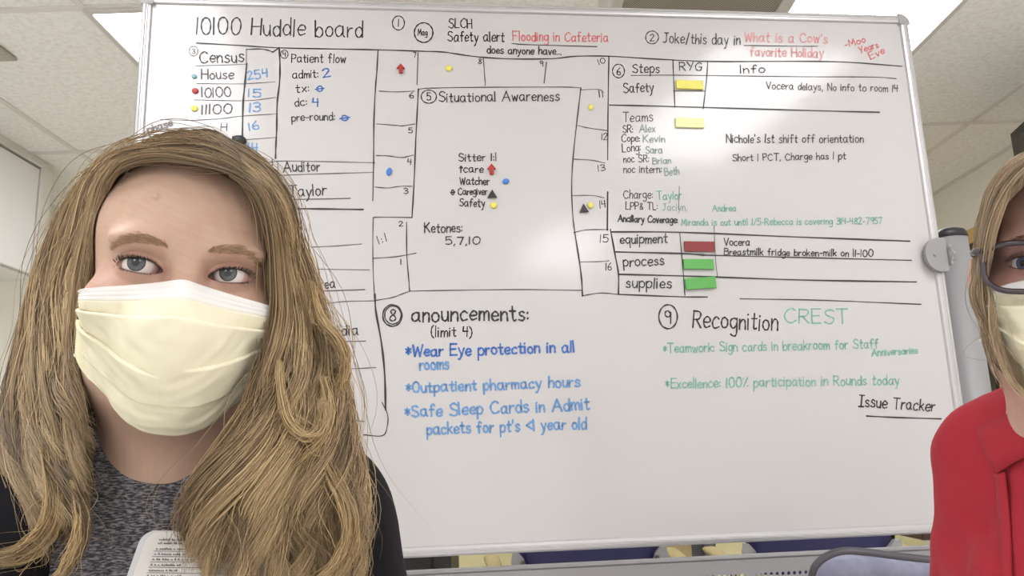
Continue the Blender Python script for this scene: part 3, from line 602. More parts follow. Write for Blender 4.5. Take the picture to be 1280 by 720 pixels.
# ---------------------------------------------------------------- organic shapes from distance fields
def s_ell(P, c, r):
    q = (P-np.array(c))/np.array(r); k0 = np.linalg.norm(q, axis=1); k1 = np.linalg.norm(q/np.array(r), axis=1)+1e-9
    return k0*(k0-1)/k1
def s_cap(P, a, b, ra, rb=None):
    a = np.array(a, float); b = np.array(b, float); ab = b-a; t = np.clip(((P-a)@ab)/(ab@ab), 0, 1)
    r = ra if rb is None else ra+(rb-ra)*t
    return np.linalg.norm(P-a-t[:, None]*ab, axis=1)-r
def smin(a, b, k):
    h = np.clip(0.5+0.5*(b-a)/k, 0, 1); return b+(a-b)*h-k*h*(1-h)
def smax(a, b, k): return -smin(-a, -b, k)
def surface_nets(fn, lo, hi, h):
    lo = np.array(lo, float); n = np.ceil((np.array(hi)-lo)/h).astype(int)+1
    G = np.stack(np.meshgrid(*[lo[i]+h*np.arange(n[i]) for i in range(3)], indexing='ij'), -1)
    D = fn(G.reshape(-1, 3)).reshape(n); S = D < 0
    nx, ny, nz = n; acc = np.zeros((nx-1, ny-1, nz-1, 3)); cnt = np.zeros((nx-1, ny-1, nz-1))
    cor = [(i, j, k) for i in (0,1) for j in (0,1) for k in (0,1)]
    for a in cor:
        for ax in range(3):
            if a[ax]: continue
            b = list(a); b[ax] = 1
            da = D[a[0]:nx-1+a[0], a[1]:ny-1+a[1], a[2]:nz-1+a[2]]; db = D[b[0]:nx-1+b[0], b[1]:ny-1+b[1], b[2]:nz-1+b[2]]
            m = (da < 0) != (db < 0); t = np.where(m, da/np.where(m, da-db, 1), 0)
            for q in range(3): acc[..., q] += np.where(m, a[q]+(t if q == ax else 0), 0)
            cnt += m
    act = cnt > 0; idx = -np.ones(act.shape, int); idx[act] = np.arange(act.sum())
    I = np.argwhere(act); V = lo+h*(I+acc[act]/cnt[act][:, None]); F = []
    for ax in range(3):
        o1, o2 = (ax+1)%3, (ax+2)%3
        s0 = [slice(None)]*3; s1 = [slice(None)]*3; s0[ax] = slice(0, -1); s1[ax] = slice(1, None)
        E_ = np.argwhere(S[tuple(s0)] != S[tuple(s1)]); E_ = E_[(E_[:, o1] > 0) & (E_[:, o2] > 0) & (E_[:, o1] < n[o1]-1) & (E_[:, o2] < n[o2]-1)]
        if not len(E_): continue
        fl = S[tuple(E_.T)]; q = []
        for d1, d2 in ((1,1),(0,1),(0,0),(1,0)):
            c = E_.copy(); c[:, o1] -= d1; c[:, o2] -= d2; q.append(idx[tuple(c.T)])
        q = np.stack(q, 1); q[~fl] = q[~fl][:, ::-1]; F.append(q)
    return V, np.concatenate(F)
def smooth_noise(P, sc, seed):
    r = np.random.default_rng(seed); o = np.zeros(len(P))
    for k in range(5):
        d = r.normal(size=3); d /= np.linalg.norm(d); o += np.sin((P@d)*sc*(1+.35*k)+r.uniform(0, 6.28))
    return o/5
def nrm(v): v = np.array(v, float); return v/np.linalg.norm(v)

# ---------------------------------------------------------------- a head
EYE = (0.0295, -0.0155, -0.0005); ER = 0.0124
def lid_curves(u):
    """upper and lower lid height over the eye centre; u runs from nose side to temple"""
    q = np.clip(1-(u/0.0150)**2, 0, 1); base = -0.0022+0.0009*(u/0.015)
    return base+0.0064*q**0.62, base-0.0031*q**0.75
def head_sdf(P, eyes=True):
    x, y, z = P.T; ax = np.abs(x); Q = np.stack([ax, y, z], 1)
    d = s_ell(P, (0, -0.098, 0.028), (0.0705, 0.098, 0.080))
    d = smin(d, s_ell(P, (0, -0.050, 0.030), (0.060, 0.052, 0.052)), 0.02)       # forehead
    d = smin(d, s_ell(P, (0, -0.062, -0.045), (0.060, 0.062, 0.066)), 0.03)      # mid face
    d = smin(d, s_ell(P, (0, -0.030, -0.092), (0.030, 0.030, 0.024)), 0.03)      # chin
    d = smin(d, s_ell(Q, (0.046, -0.080, -0.070), (0.018, 0.035, 0.030)), 0.03)  # jaw corner
    d = smin(d, s_ell(Q, (0.042, -0.027, -0.026), (0.022, 0.020, 0.015)), 0.022) # cheekbone
    d = smin(d, s_ell(Q, (0.024, -0.0085, 0.0165), (0.026, 0.0105, 0.0065)), 0.016) # brow
    d = smax(d, -s_ell(Q, (0.0300, 0.0060, -0.0010), (0.0185, 0.0150, 0.0105)), 0.010) # socket
    d = smin(d, s_cap(P, (0, -0.006, 0.008), (0, 0.016, -0.036), 0.0062, 0.0098), 0.012) # nose
    d = smin(d, s_ell(Q, (0.011, 0.004, -0.040), (0.008, 0.010, 0.007)), 0.008)
    d = smin(d, s_ell(Q, (0.074, -0.098, -0.010), (0.010, 0.018, 0.030)), 0.006)  # ear
    d = smin(d, s_cap(P, (0, -0.088, -0.05), (0.0, -0.112, -0.185), 0.051, 0.054), 0.025)  # neck
    d = smin(d, s_ell(P, (0, -0.130, -0.195), (0.066, 0.048, 0.035)), 0.03)       # collar and upper chest
    if eyes:
        E_ = np.array(EYE); u = ax-E_[0]; zz = z-E_[2]
        d = smin(d, np.linalg.norm(Q-E_, axis=1)-(ER+0.0013), 0.0045)
        zt, zb = lid_curves(u)
        near = np.abs(u) < 0.016
        d = d+np.where(near & (y > -0.03), 0.0011*np.exp(-((zz-zt-0.0042)/0.0011)**2)*np.clip(1-(u/0.016)**2, 0, 1), 0)
        cut = np.maximum(np.maximum(zz-zt, zb-zz), np.maximum(np.abs(u)-0.0150, (E_[1]+0.002)-y))
        d = smax(d, -cut, 0.0009)
    return d
def head_frame(E_, yaw, pitch, roll):
    """axes of a head at E_: x to the viewer's right, y out of the face, z up; angles relative to the line of sight"""
    f = nrm(CAM_POS-E_); up = RC[:, 2]; x = nrm(np.cross(f, up))*-1; x = x if x @ RC[:, 0] > 0 else -x
    up = nrm(np.cross(x, f)); up = up if up @ RC[:, 2] > 0 else -up
    A = np.stack([x, f, up], 1)
    c, s = math.cos(yaw), math.sin(yaw); Y = np.array([[c, s, 0], [-s, c, 0], [0, 0, 1]])     # turn towards +x
    c, s = math.cos(pitch), math.sin(pitch); Pm = np.array([[1, 0, 0], [0, c, -s], [0, s, c]])  # face up
    c, s = math.cos(roll), math.sin(roll); Rm = np.array([[c, 0, s], [0, 1, 0], [-s, 0, c]])    # clockwise
    return A @ Rm @ Y @ Pm
class Head:
    def __init__(s, px, py, d, yaw, pitch, roll, scale=1.0):
        s.E = cpt(px, py, d); s.A = head_frame(s.E, R(yaw), R(pitch), R(roll)); s.k = scale
    def w(s, P): return s.E+s.k*(np.atleast_2d(P) @ s.A.T)
    def loc(s, W): return (np.atleast_2d(W)-s.E) @ s.A/s.k
def trace_out(dirs, c, t0=0.26, n=60):
    t = np.full(len(dirs), t0); 
    for _ in range(n):
        d = head_sdf(c+dirs*t[:, None]); t = np.maximum(t-np.maximum(d, 0)*0.85, 0.01)
    return c+dirs*t[:, None]
def surf_y(x, z):
    """front surface of the face at x, z"""
    y = np.full(len(x), 0.06)
    for _ in range(70):
        d = head_sdf(np.stack([x, y, z], 1), eyes=False); y = y-np.maximum(d, 0)*0.8
    return y
m_skin = attr_color(mat('skin', srgb(205,165,145), 0.47, spec=0.4, bump=(520, 0.10, 0.0006, (1,1,1))))
sp = m_skin.node_tree.nodes['Principled BSDF']; sp.inputs['Subsurface Weight'].default_value = 0.18; sp.inputs['Subsurface Radius'].default_value = (0.009, 0.004, 0.002); sp.inputs['Subsurface Scale'].default_value = 1.0
m_eye = attr_color(mat('eyeball', srgb(220,210,205), 0.25, coat=0.5))
def eyeball(H, side, gaze, iris, parent):
    c = np.array(EYE)*np.array([side, 1, 1]); g = nrm(gaze); a = nrm(np.cross(g, [0, 0, 1])); b = np.cross(a, g)
    th = np.concatenate([np.linspace(0, 40, 41), np.linspace(44, 180, 30)]); n = 48; V = []; C = []
    r = np.random.default_rng(3)
    spoke = r.uniform(.75, 1.2, n)
    for t in th:
        for k in range(n):
            q = 2*math.pi*k/n; rr = ER+(0.0007*max(0, 1-(t/29.0)**2) if t < 29 else 0)
            V.append(c+rr*(math.cos(R(t))*g+math.sin(R(t))*(math.cos(q)*a+math.sin(q)*b)))
            if t < 12.5: col = srgb(10, 9, 10)
            elif t < 26: col = [v*spoke[k]*(0.75+0.4*((t-12)/14)) for v in iris]
            elif t < 29.5: col = [v*0.35 for v in iris]
            else: col = srgb(216, 205, 200) if t < 55 else srgb(206, 170, 160)
            C.append(list(col)[:3])
    m = len(th); F = [(i*n+k, i*n+(k+1)%n, (i+1)*n+(k+1)%n, (i+1)*n+k) for i in range(m-1) for k in range(n)]
    me = np_mesh('eye', H.w(np.array(V)), np.array(F)); set_tint(me, np.array(C)); return link('eye', me, m_eye, parent)
def strands_mesh(paths, rad, C, sides=3, taper=True):
    """paths (n,m,3), radius (n,), colours (n,m,3) -> verts, faces, colours"""
    n, m, _ = paths.shape; T = np.gradient(paths, axis=1); T /= np.linalg.norm(T, axis=2, keepdims=True)+1e-12
    ref = np.array([0.31, 0.9, 0.3]); A = np.cross(T, ref); A /= np.linalg.norm(A, axis=2, keepdims=True)+1e-9; B = np.cross(T, A)
    tp = np.ones(m); 
    if taper: tp = np.minimum(1, np.linspace(0, 1, m)*8+.35)*np.minimum(1, (1-np.linspace(0, 1, m))*4+.12)
    rr = np.asarray(rad)[:, None, None]*tp[None, :, None]; V = []
    for k in range(sides):
        q = 2*math.pi*k/sides; V.append(paths+rr*(math.cos(q)*A+math.sin(q)*B))
    V = np.stack(V, 2).reshape(-1, 3); base = (np.arange(n)[:, None]*m+np.arange(m-1)[None])*sides; F = []
    for k in range(sides):
        l = (k+1)%sides; F.append(np.stack([base+k, base+l, base+sides+l, base+sides+k], -1).reshape(-1, 4))
    return V, np.concatenate(F), np.repeat(C.reshape(-1, 3), sides, 0)
m_hair = attr_color(mat('hair_fibre', srgb(140,110,75), 0.42, spec=0.35, sheen=0.15))
m_brow = attr_color(mat('brow_hair', srgb(140,110,85), 0.6, spec=0.2))
m_lash = mat('lash', srgb(26,20,20), 0.5)
def build_head(H, parent, tones, iris, gaze, brow_rgb, moles=(), liner=True, seed=1):
    # denser where the face shows
    az = np.concatenate([np.arange(-180, -60, 4.0), np.arange(-60, -42, 1.0), np.arange(-42, 42, 0.28), np.arange(42, 60, 1.0), np.arange(60, 180, 4.0)])
    el = np.concatenate([np.arange(-89.5, -60, 3.0), np.arange(-60, -14, 1.2), np.arange(-14, 34, 0.28), np.arange(34, 62, 0.7), np.arange(62, 89.6, 3.0), [89.6]])
    na, ne = len(az), len(el); Aa, Ee = np.meshgrid(np.radians(az), np.radians(el), indexing='ij')
    D = np.stack([np.sin(Aa)*np.cos(Ee), np.cos(Aa)*np.cos(Ee), np.sin(Ee)], -1).reshape(-1, 3)
    P = trace_out(D, np.array([0, -0.080, -0.006]))
    for (mx, mz, mr, mh) in moles:
        q = np.exp(-((P[:, 0]-mx)**2+(P[:, 2]-mz)**2)/(2*mr*mr))*(P[:, 1] > -0.06); P[:, 1] += mh*q
    # skin colour: warm base, pinker cheeks, lids and nose, freckled mottling
    x, y, z = P.T; base = np.array(srgb(*tones[0])[:3]); pink = np.array(srgb(*tones[1])[:3]); lid = np.array(srgb(*tones[2])[:3])
    C = np.tile(base, (len(P), 1)); ax = np.abs(x)
    def mix(C, c, w): return C+(c-C)*np.clip(w, 0, 1)[:, None]
    C = mix(C, pink, 0.75*np.exp(-((ax-.042)**2+(z+.03)**2)/(2*.018**2))*(y > -.06))
    C = mix(C, pink, 0.5*np.exp(-(x**2+(z+.02)**2)/(2*.012**2)))
    u = ax-EYE[0]; zz = z-EYE[2]; zt, zb = lid_curves(u)
    C = mix(C, lid, 0.75*np.exp(-((u/.016)**2+((zz-.001)/.009)**2)*1.2)*(y > -.05))
    C = mix(C, lid, 0.8*np.exp(-(((u+.0155)/.004)**2+((zz+.003)/.0045)**2)))
    C = mix(C, pink, 0.30*np.clip(smooth_noise(P, 240, seed), 0, 1))
    C *= (1+0.05*smooth_noise(P, 700, seed+1))[:, None]
    if liner:
        on = (np.abs(u) < .0152) & (y > -.03)
        C = mix(C, np.array(srgb(52,40,38)[:3]), np.where(on, 0.85*np.exp(-((zz-zt-.0003)/.0008)**2), 0))
        C = mix(C, np.array(srgb(150,105,98)[:3]), np.where(on, 0.6*np.exp(-((zz-zb)/.0008)**2), 0))
    I = np.arange(na*ne).reshape(na, ne); J = np.roll(I, -1, 0)
    F = np.stack([I[:, :-1], J[:, :-1], J[:, 1:], I[:, 1:]], -1).reshape(-1, 4)
    me = np_mesh('body', H.w(P), F); set_tint(me, C); body = link('body', me, m_skin, parent)
    r = np.random.default_rng(seed)
    for side in (-1, 1):
        eyeball(H, side, gaze, iris, parent)
        # eyebrow
        kp = crom([(0.0125, 0.0128), (0.021, 0.0154), (0.031, 0.0168), (0.039, 0.0144), (0.0465, 0.0092)], 20); n = 300
        t = r.uniform(0, 1, n)**0.9; i = (t*(len(kp)-1)).astype(int); c = kp[i]+np.clip(r.normal(size=(n, 2)), -1.6, 1.6)*np.array([.0008, 1])*(0.0021*np.sin(np.pi*np.clip(t*.85+.1, 0, 1)))[:, None]
        ang = np.radians(55-75*t+r.normal(size=n)*12); L = r.uniform(.003, .006, n); S = []
        for q in np.linspace(0, 1, 5):
            xx = (c[:, 0]+L*q*np.cos(ang)*1.0); zz_ = c[:, 1]+L*q*np.sin(ang)*(1-.5*q)
            yy = surf_y(xx*side, zz_)+0.0004+0.0006*q; S.append(np.stack([xx*side, yy, zz_], 1))
        S = np.stack(S, 1); cc = np.array(srgb(*brow_rgb)[:3])*r.uniform(.75, 1.25, (n, 1, 1))*np.ones((n, 5, 3))
        V, F_, C_ = strands_mesh(H.w(S.reshape(-1, 3)).reshape(S.shape), np.full(n, .00017), cc); me = np_mesh('eyebrow', V, F_); set_tint(me, C_); link('eyebrow', me, m_brow, parent)
        # lashes: upper longer, curling up and out
        S = []
        for up, n, Lm in ((1, 64, .0052), (-1, 34, .0028)):
            u = np.linspace(-.0105, .0146, n)+r.normal(size=n)*.00015; zt, zb = lid_curves(u); z0 = (zt if up > 0 else zb)
            ez = np.array(EYE); zc = z0; y0 = ez[1]+np.sqrt(np.clip((ER+.001)**2-u**2-zc**2, 1e-8, 1)); L = Lm*(.55+.45*np.clip((u+.012)/.02, 0, 1))*r.uniform(.8, 1.15, n)
            fan = np.radians(12+ (u/.015)*42+r.normal(size=n)*7); pp = []
            for q in np.linspace(0, 1, 6):
                out = L*(q*.85); upz = up*L*(.05*q+.70*q*q)*.7
                pp.append(np.stack([(ez[0]+u+np.sin(fan)*L*q*.8)*side, y0+out*.7*np.cos(fan), ez[2]+z0+upz], 1))
            S.append(np.stack(pp, 1))
        S = np.concatenate(S); V, F_, C_ = strands_mesh(H.w(S.reshape(-1, 3)).reshape(S.shape), np.full(len(S), .00020), np.zeros((len(S), 6, 3))); link('eyelashes', np_mesh('eyelashes', V, F_), m_lash, parent)
    return body

m_mask = attr_color(mat('mask_paper', srgb(232,230,196), 0.85, spec=0.2, bump=(900, 0.25, 0.0004, (1,1,1))))
m_loop = mat('ear_loop', srgb(236,234,228), 0.8)
def build_mask(H, parent, seed=5, shift=0.0):
    nu, nv = 190, 190; U, Vv = np.meshgrid(np.linspace(-1, 1, nu), np.linspace(0, 1, nv), indexing='ij'); u = U.ravel(); v = Vv.ravel(); au = np.abs(u)
    zt = -0.0095-0.0135*au**1.35+0.0010*np.exp(-(u/.12)**2); zb = -0.114+0.050*au**2.6
    z = zt+(zb-zt)*v; hw = np.interp(v, [0, .3, .6, 1], [.0665, .069, .067, .060])
    yc = np.interp(z, [-.125, -.118, -.108, -.095, -.07, -.05, -.035, -.02, -.009], [-.050, -.022, .000, .014, .027, .031, .028, .017, .0085])
    prof = np.clip(1-au**1.9, 0, 1); ys = -0.052-0.012*v
    # pinched nose piece at the top centre
    pinch = np.exp(-(u/.28)**2)*np.clip(1-v*3, 0, 1)
    y = ys+(yc-ys)*prof*(1-0.10*np.exp(-((au-.33)/.16)**2)*np.clip(1-v*3.5, 0, 1))
    x = hw*u*(1-0.05*np.sin(np.pi*au))
    # three pleats: each flap overhangs the one below it
    ed = np.clip((1-au)/.14, 0, 1)
    def fold(v0, w, amp): 
        s = (v-v0)/w; return amp*np.where(s < 0, 0, np.exp(-s*1.0))*1/(1+np.exp(-np.clip((v-v0)/.0030, -40, 40)))
    off = fold(.235+.012*u, .22, .0052)*(0.15+0.85*ed)
    off += fold(.43+.20*(1-au)**.9*np.where(u < 0, 1, .70), .16, .0046)*np.clip((au-.10)/.2, 0, 1)
    off += fold(.80-.02*au, .10, -.0040)*np.clip(1-(au/.92)**6, 0, 1)
    x = np.where(u < 0, x*.955, x); P = np.stack([x, y, z], 1)
    wr = 0.0016*smooth_noise(P*np.array([1, 1, 1.6]), 130, seed)+0.0006*smooth_noise(P, 330, seed+1)
    side = np.clip((au-.87)/.03, 0, 1); ridg = 0.00035*np.sin(v*2*np.pi*24)*side
    band = 1/(1+np.exp((v-.115)/.006)); stitch = -0.0004*(np.exp(-((v-.045)/.006)**2)+np.exp(-((v-.08)/.006)**2)+1.5*np.exp(-((v-.118)/.006)**2))
    outv = np.stack([u*.7, np.full_like(u, 1.0), -.25*v], 1); outv /= np.linalg.norm(outv, axis=1)[:, None]
    for _ in range(14):                                    # keep clear of the face
        d = head_sdf(P, eyes=False); P += outv*np.clip(0.0022-d, 0, .006)[:, None]
    G = P.reshape(nu, nv, 3)
    for _ in range(10):                                    # paper does not crease where it meets the cheek
        Q = G.copy(); Q[1:-1, 1:-1] = (G[:-2, 1:-1]+G[2:, 1:-1]+G[1:-1, :-2]+G[1:-1, 2:])/4; G = Q
    for _ in range(40):
        Q = G.copy(); Q[1:-1, 1:-1] = (G[:-2, 1:-1]+G[2:, 1:-1]+G[1:-1, :-2]+G[1:-1, 2:])/4; G = Q
    P = G.reshape(-1, 3); P += outv*0.0006
    P += outv*(off+wr*(1-band)*(1-side)+ridg+stitch*(1-side))[:, None]
    white = np.array(srgb(228,226,224)[:3]); yel = np.array(srgb(228,222,196)[:3]); C = yel+(white-yel)*band[:, None]
    C = np.where((side*(1-band) > .5)[:, None], np.array(srgb(220,214,184)[:3]), C)
    I = np.arange(nu*nv).reshape(nu, nv); F = np.stack([I[:-1, :-1], I[1:, :-1], I[1:, 1:], I[:-1, 1:]], -1).reshape(-1, 4)
    me = np_mesh('face_mask', H.w(P), F); set_tint(me, C); mk = link('face_mask', me, m_mask, parent, label='pale yellow pleated face mask with a white top band')
    md = mk.modifiers.new('thickness', 'SOLIDIFY'); md.thickness = 0.0008; md.offset = 0
    G = P.reshape(nu, nv, 3)
    for s, i in ((-1, 0), (1, -1)):
        a, b = G[i, 4], G[i, -6]; ear = np.array([s*.073, -.112, .004])
        lp = MB(); lp.tube(H.w(crom([a, a*.6+ear*.4+np.array([-s*.003, -.004, 0]), ear, ear+np.array([0, -.008, -.02]), ear+np.array([0, 0, -.04]), b*.6+ear*.4+np.array([-s*.003, -.004, -.03]), b], 6)), .0013, 8); lp.build('ear_loop', m_loop, mk)
    return mk

# ---------------------------------------------------------------- hair
def resample(G, m):
    G = crom(G, 8); s = np.concatenate([[0], np.cumsum(np.linalg.norm(np.diff(G, axis=0), axis=1))]); t = np.linspace(0, s[-1], m)
    return np.stack([np.interp(t, s, G[:, i]) for i in range(3)], 1)
def push_out(H, W, clear):
    sh_ = W.shape; P = H.loc(W.reshape(-1, 3)); c = np.array([0, -0.095, 0.015]); near = np.where((np.abs(P[:, 0]) < .10) & (P[:, 2] > -.16) & (P[:, 2] < .13) & (P[:, 1] > -.22) & (P[:, 1] < .06))[0]
    cl = np.broadcast_to(clear, sh_[:-1]).reshape(-1)[near]; Q = P[near]
    for _ in range(5):
        d = head_sdf(Q, eyes=False); g = Q-c; g[:, 2] *= np.where(g[:, 2] < 0, .15, 1); g /= np.linalg.norm(g, axis=1)[:, None]+1e-9
        Q = Q+g*np.clip(cl-d, 0, .03)[:, None]
    P[near] = Q; return H.w(P).reshape(sh_)
def hair_sheet(guides, n, nc, thick, amp, lam, tones, seed, m=34, back=True, spread=.03, fly=.03, rad=.00036, wave_from=.25, H=None, root_dark=.35):
    """strands between neighbouring guide curves (picture x, y, depth), gathered into waving locks"""
    r = np.random.default_rng(seed); Gd = np.stack([resample(np.array([cpt(*p) for p in g]), m) for g in guides]); K_ = len(Gd)
    def ev(u, t_idx=None):
        u = np.clip(u, 0, K_-1-1e-6); i = u.astype(int); f = (u-i)[:, None, None]; return Gd[i]*(1-f)+Gd[i+1]*f
    view = nrm(Gd.reshape(-1, 3).mean(0)-CAM_POS)
    uc = r.uniform(0, K_-1, nc); wc = r.uniform(0, 1, nc)**1.3; ph = r.uniform(0, 6.28, nc); ac = r.uniform(.5, 1.3, nc); lc = lam*r.uniform(.75, 1.3, nc); tc_ = r.uniform(0, 1, nc); le = r.uniform(.80, 1.0, nc)
    c = r.integers(0, nc, n); t = np.linspace(0, 1, m)[None]
    gather = spread*(1-.25*t)                             # locks stay loose near the root and tighten
    du = r.normal(size=n)[:, None]; dw = r.normal(size=n)[:, None]
    uu = np.clip(uc[c][:, None]+du*gather*(K_-1)*1.0, 0, K_-1-1e-6)
    i = uu.astype(int); f = (uu-i)[..., None]; ti = np.arange(m)[None].repeat(n, 0); ln = (le[c]*r.uniform(.93, 1.0, n))[:, None]
    tf = t*ln*(m-1); t0 = np.minimum(tf.astype(int), m-2); tg = (tf-t0)[..., None]
    ga = lambda a, b: Gd[a, b]*(1-tg)+Gd[a, b+1]*tg
    P = ga(i, t0)*(1-f)+ga(i+1, t0)*f
    side = ga(np.minimum(i+1, K_-1), t0)-ga(i, t0); side /= np.linalg.norm(side, axis=2, keepdims=True)+1e-9
    Ltot = np.linalg.norm(np.diff(Gd, axis=1), axis=2).sum(1).mean()
    env = np.clip((t-wave_from)/(1-wave_from+1e-6), 0, 1)**.8
    phs = 2*np.pi*(t*ln)*Ltot/lc[c][:, None]+ph[c][:, None]+r.normal(size=n)[:, None]*.25
    A_ = amp*ac[c][:, None]*env*(.7+.6*t)
    dep = (wc[c][:, None]*thick*np.clip(t*5+.25, 0, 1)+dw*.0022)
    P = P+side*(A_*np.sin(phs))[..., None]+view*(dep+A_*.7*np.cos(phs))[..., None]
    P = P+(r.normal(size=(n, 1, 3))*.0013*np.clip(t*3, .2, 1)[..., None])+(.0011*env*np.sin(t*r.uniform(14, 40, (n, 1))+r.uniform(0, 6.28, (n, 1))))[..., None]*side
    if H is not None: P = push_out(H, P, ((0.0012+thick*.22*(1-wc[c])+.0012*np.abs(dw[:, 0]))*np.clip(uc[c]/(K_-1)*1.5+.15, .15, 1))[:, None])
    fl = r.random(n) < fly
    if fl.any():
        k = fl.sum(); P[fl] += (r.normal(size=(k, 1, 3))*.012*(t[0]**1.5)[None, :, None]+r.normal(size=(k, 1, 3))*.006*np.sin(t*r.uniform(4, 12, (k, 1)))[..., None])
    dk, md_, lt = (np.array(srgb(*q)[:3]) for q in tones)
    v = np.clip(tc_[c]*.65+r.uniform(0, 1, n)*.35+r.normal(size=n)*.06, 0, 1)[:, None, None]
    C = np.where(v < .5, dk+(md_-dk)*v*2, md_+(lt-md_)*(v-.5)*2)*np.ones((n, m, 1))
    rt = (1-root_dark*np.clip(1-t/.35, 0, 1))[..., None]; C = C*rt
    V, F, CC = strands_mesh(P, rad*r.uniform(.75, 1.3, n)*np.where(fl, .6, 1), C)
    if back:
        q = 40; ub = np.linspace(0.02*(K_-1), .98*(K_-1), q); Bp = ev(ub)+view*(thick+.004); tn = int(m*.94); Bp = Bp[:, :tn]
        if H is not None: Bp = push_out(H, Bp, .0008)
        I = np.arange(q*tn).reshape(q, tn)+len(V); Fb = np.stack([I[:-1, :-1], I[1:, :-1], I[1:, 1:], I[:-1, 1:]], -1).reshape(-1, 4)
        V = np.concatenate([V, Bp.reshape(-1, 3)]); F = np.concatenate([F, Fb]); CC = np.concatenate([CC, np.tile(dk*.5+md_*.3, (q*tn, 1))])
    return V, F, CC
def build_hair(sheets, parent, label):
    V, F, C = [], [], []; b = 0
    for v, f, c in sheets: V.append(v); F.append(f+b); C.append(c); b += len(v)
    me = np_mesh('hair', np.concatenate(V), np.concatenate(F)); set_tint(me, np.concatenate(C)); return link('hair', me, m_hair, parent, label=label)

class Torso:
    """upright frame: x to the viewer's right, y towards the camera side, z up"""
    def __init__(s, px, py, d, turn):
        s.O = cpt(px, py, d); a = R(turn); s.A = np.stack([np.array([math.cos(a), math.sin(a), 0]), np.array([math.sin(a), -math.cos(a), 0]), np.array([0, 0, 1.0])], 1)
    def w(s, P): return s.O+np.atleast_2d(P) @ s.A.T
    def l(s, W): return (np.atleast_2d(W)-s.O) @ s.A
# ---------------------------------------------------------------- left woman
W1 = Head(232.5, 336, 0.53, -2.5, 4, 6.4, 0.975)
p1 = empty('person', (W1.E[0], W1.E[1]+0.1, 0.0), 'woman with long wavy blond hair, yellow mask, grey top and black jacket', 'person')
build_head(W1, p1, ((193,161,141), (184,138,123), (166,120,109)), srgb(78,84,88), (-0.20, 1, 0.13), (172,140,110), moles=((-0.0245, 0.047, .0016, .0016),), seed=2)
build_mask(W1, p1)
T1_ = Torso(212, 597, 0.552, 18)
def torso1(P, g=0.0):
    d = s_ell(P, (0, -0.085, -0.20), (0.155, 0.092, 0.23)); q = P.copy(); q[:, 0] = np.abs(q[:, 0])
    d = smin(d, s_cap(P, (0, -0.10, -0.30), (0, -0.10, -0.52), 0.125, 0.14), 0.08)
    d = smin(d, s_cap(q, (0.03, -0.105, 0.030), (0.103, -0.10, -0.038), 0.045, 0.050), 0.05)
    d = smin(d, s_ell(q, (0.07, -0.035, -0.17), (0.065, 0.06, 0.07)), 0.05)
    d = smin(d, s_ell(P, (0, -0.088, -0.03), (0.085, 0.062, 0.085)), 0.04)
    return d-g
def arm1(P, g):
    q = P.copy(); q[:, 0] = np.abs(q[:, 0])
    d = s_cap(q, (0.106, -0.10, -0.045), (0.192, -0.09, -0.30), 0.049, 0.042)
    return smin(d, s_cap(q, (0.182, -0.09, -0.30), (0.13, 0.10, -0.42), 0.041, 0.032), 0.02)-g
m_heather = mat('grey_heather', srgb(52,50,53), 0.9, noise=(260, srgb(140,136,140), (1,1,4), 0.44, 0.66), bump=(300, 0.3, 0.001, (1,1,3)))
m_fleece = mat('black_fleece', srgb(20,18,22), 0.95, spec=0.15, sheen=0.03, bump=(420, 0.5, 0.001, (1,1,1)))
def shirt1(P):
    d = torso1(P, 0.004); hole = s_cap(P, (0, -0.060, 0.17), (0.006, -0.040, 0.072), 0.085, 0.062)
    d = smax(d, -hole, 0.006)+0.0012*smooth_noise(P*np.array([1, 1, 1.6]), 75, 4)
    return d
V, F = surface_nets(shirt1, (-0.24, -0.22, -0.66), (0.24, 0.08, 0.12), 0.0052); link('shirt', np_mesh('shirt', T1_.w(V), F), m_heather, p1, label='dark grey heather top')
def jacket1(P):
    d = smin(torso1(P, 0.013), arm1(P, 0.010), 0.03); zz = P[:, 2]
    w_ = np.interp(zz, [-0.6, -0.3, -0.1, 0.0, 0.06, 0.1], [0.125, 0.112, 0.088, 0.080, 0.074, 0.07])
    op = np.maximum(np.abs(P[:, 0]-0.012)-w_, -0.10-P[:, 1])
    d = smax(d, -op, 0.010); hole = s_cap(P, (0, -0.075, 0.18), (0, -0.075, 0.075), 0.080, 0.062); d = smax(d, -hole, 0.008)
    d = d+0.0016*smooth_noise(P, 60, 9)
    return d
V, F = surface_nets(jacket1, (-0.29, -0.25, -0.66), (0.29, 0.18, 0.13), 0.0056); link('jacket', np_mesh('jacket', T1_.w(V), F), m_fleece, p1, label='black open jacket')
HT = ((90,72,52), (158,132,98), (220,192,146))
DK = ((104,86,62), (150,126,94), (186,160,120))
sh = []
# top: from the parting over the crown towards the left
L0 = [(304,224,.530),(283,213,.527),(242,201,.525),(193,195,.526),(156,203,.53),(140,217,.535),(130,243,.545),(120,295,.556),(108,345,.565),(99,395,.566),(94,450,.556),(103,515,.538),(124,565,.522),(135,600,.515)]
L1 = [(302,207,.545),(275,190,.545),(240,182,.545),(190,184,.55),(146,197,.556),(116,226,.565),(98,285,.578),(84,345,.586),(76,400,.582),(68,480,.562),(74,560,.54),(94,630,.522),(97,690,.515),(80,730,.51)]
L2 = [(298,192,.565),(268,172,.57),(235,168,.57),(188,180,.578),(138,196,.585),(105,230,.595),(78,290,.602),(60,350,.604),(48,415,.6),(36,500,.577),(38,580,.55),(50,650,.532),(40,700,.524),(10,735,.52)]
L3 = [(292,178,.59),(266,163,.60),(236,165,.60),(188,181,.605),(132,201,.61),(96,238,.62),(64,290,.625),(42,348,.625),(24,420,.615),(6,510,.59),(2,590,.565),(14,660,.545),(6,710,.535),(-30,740,.53)]
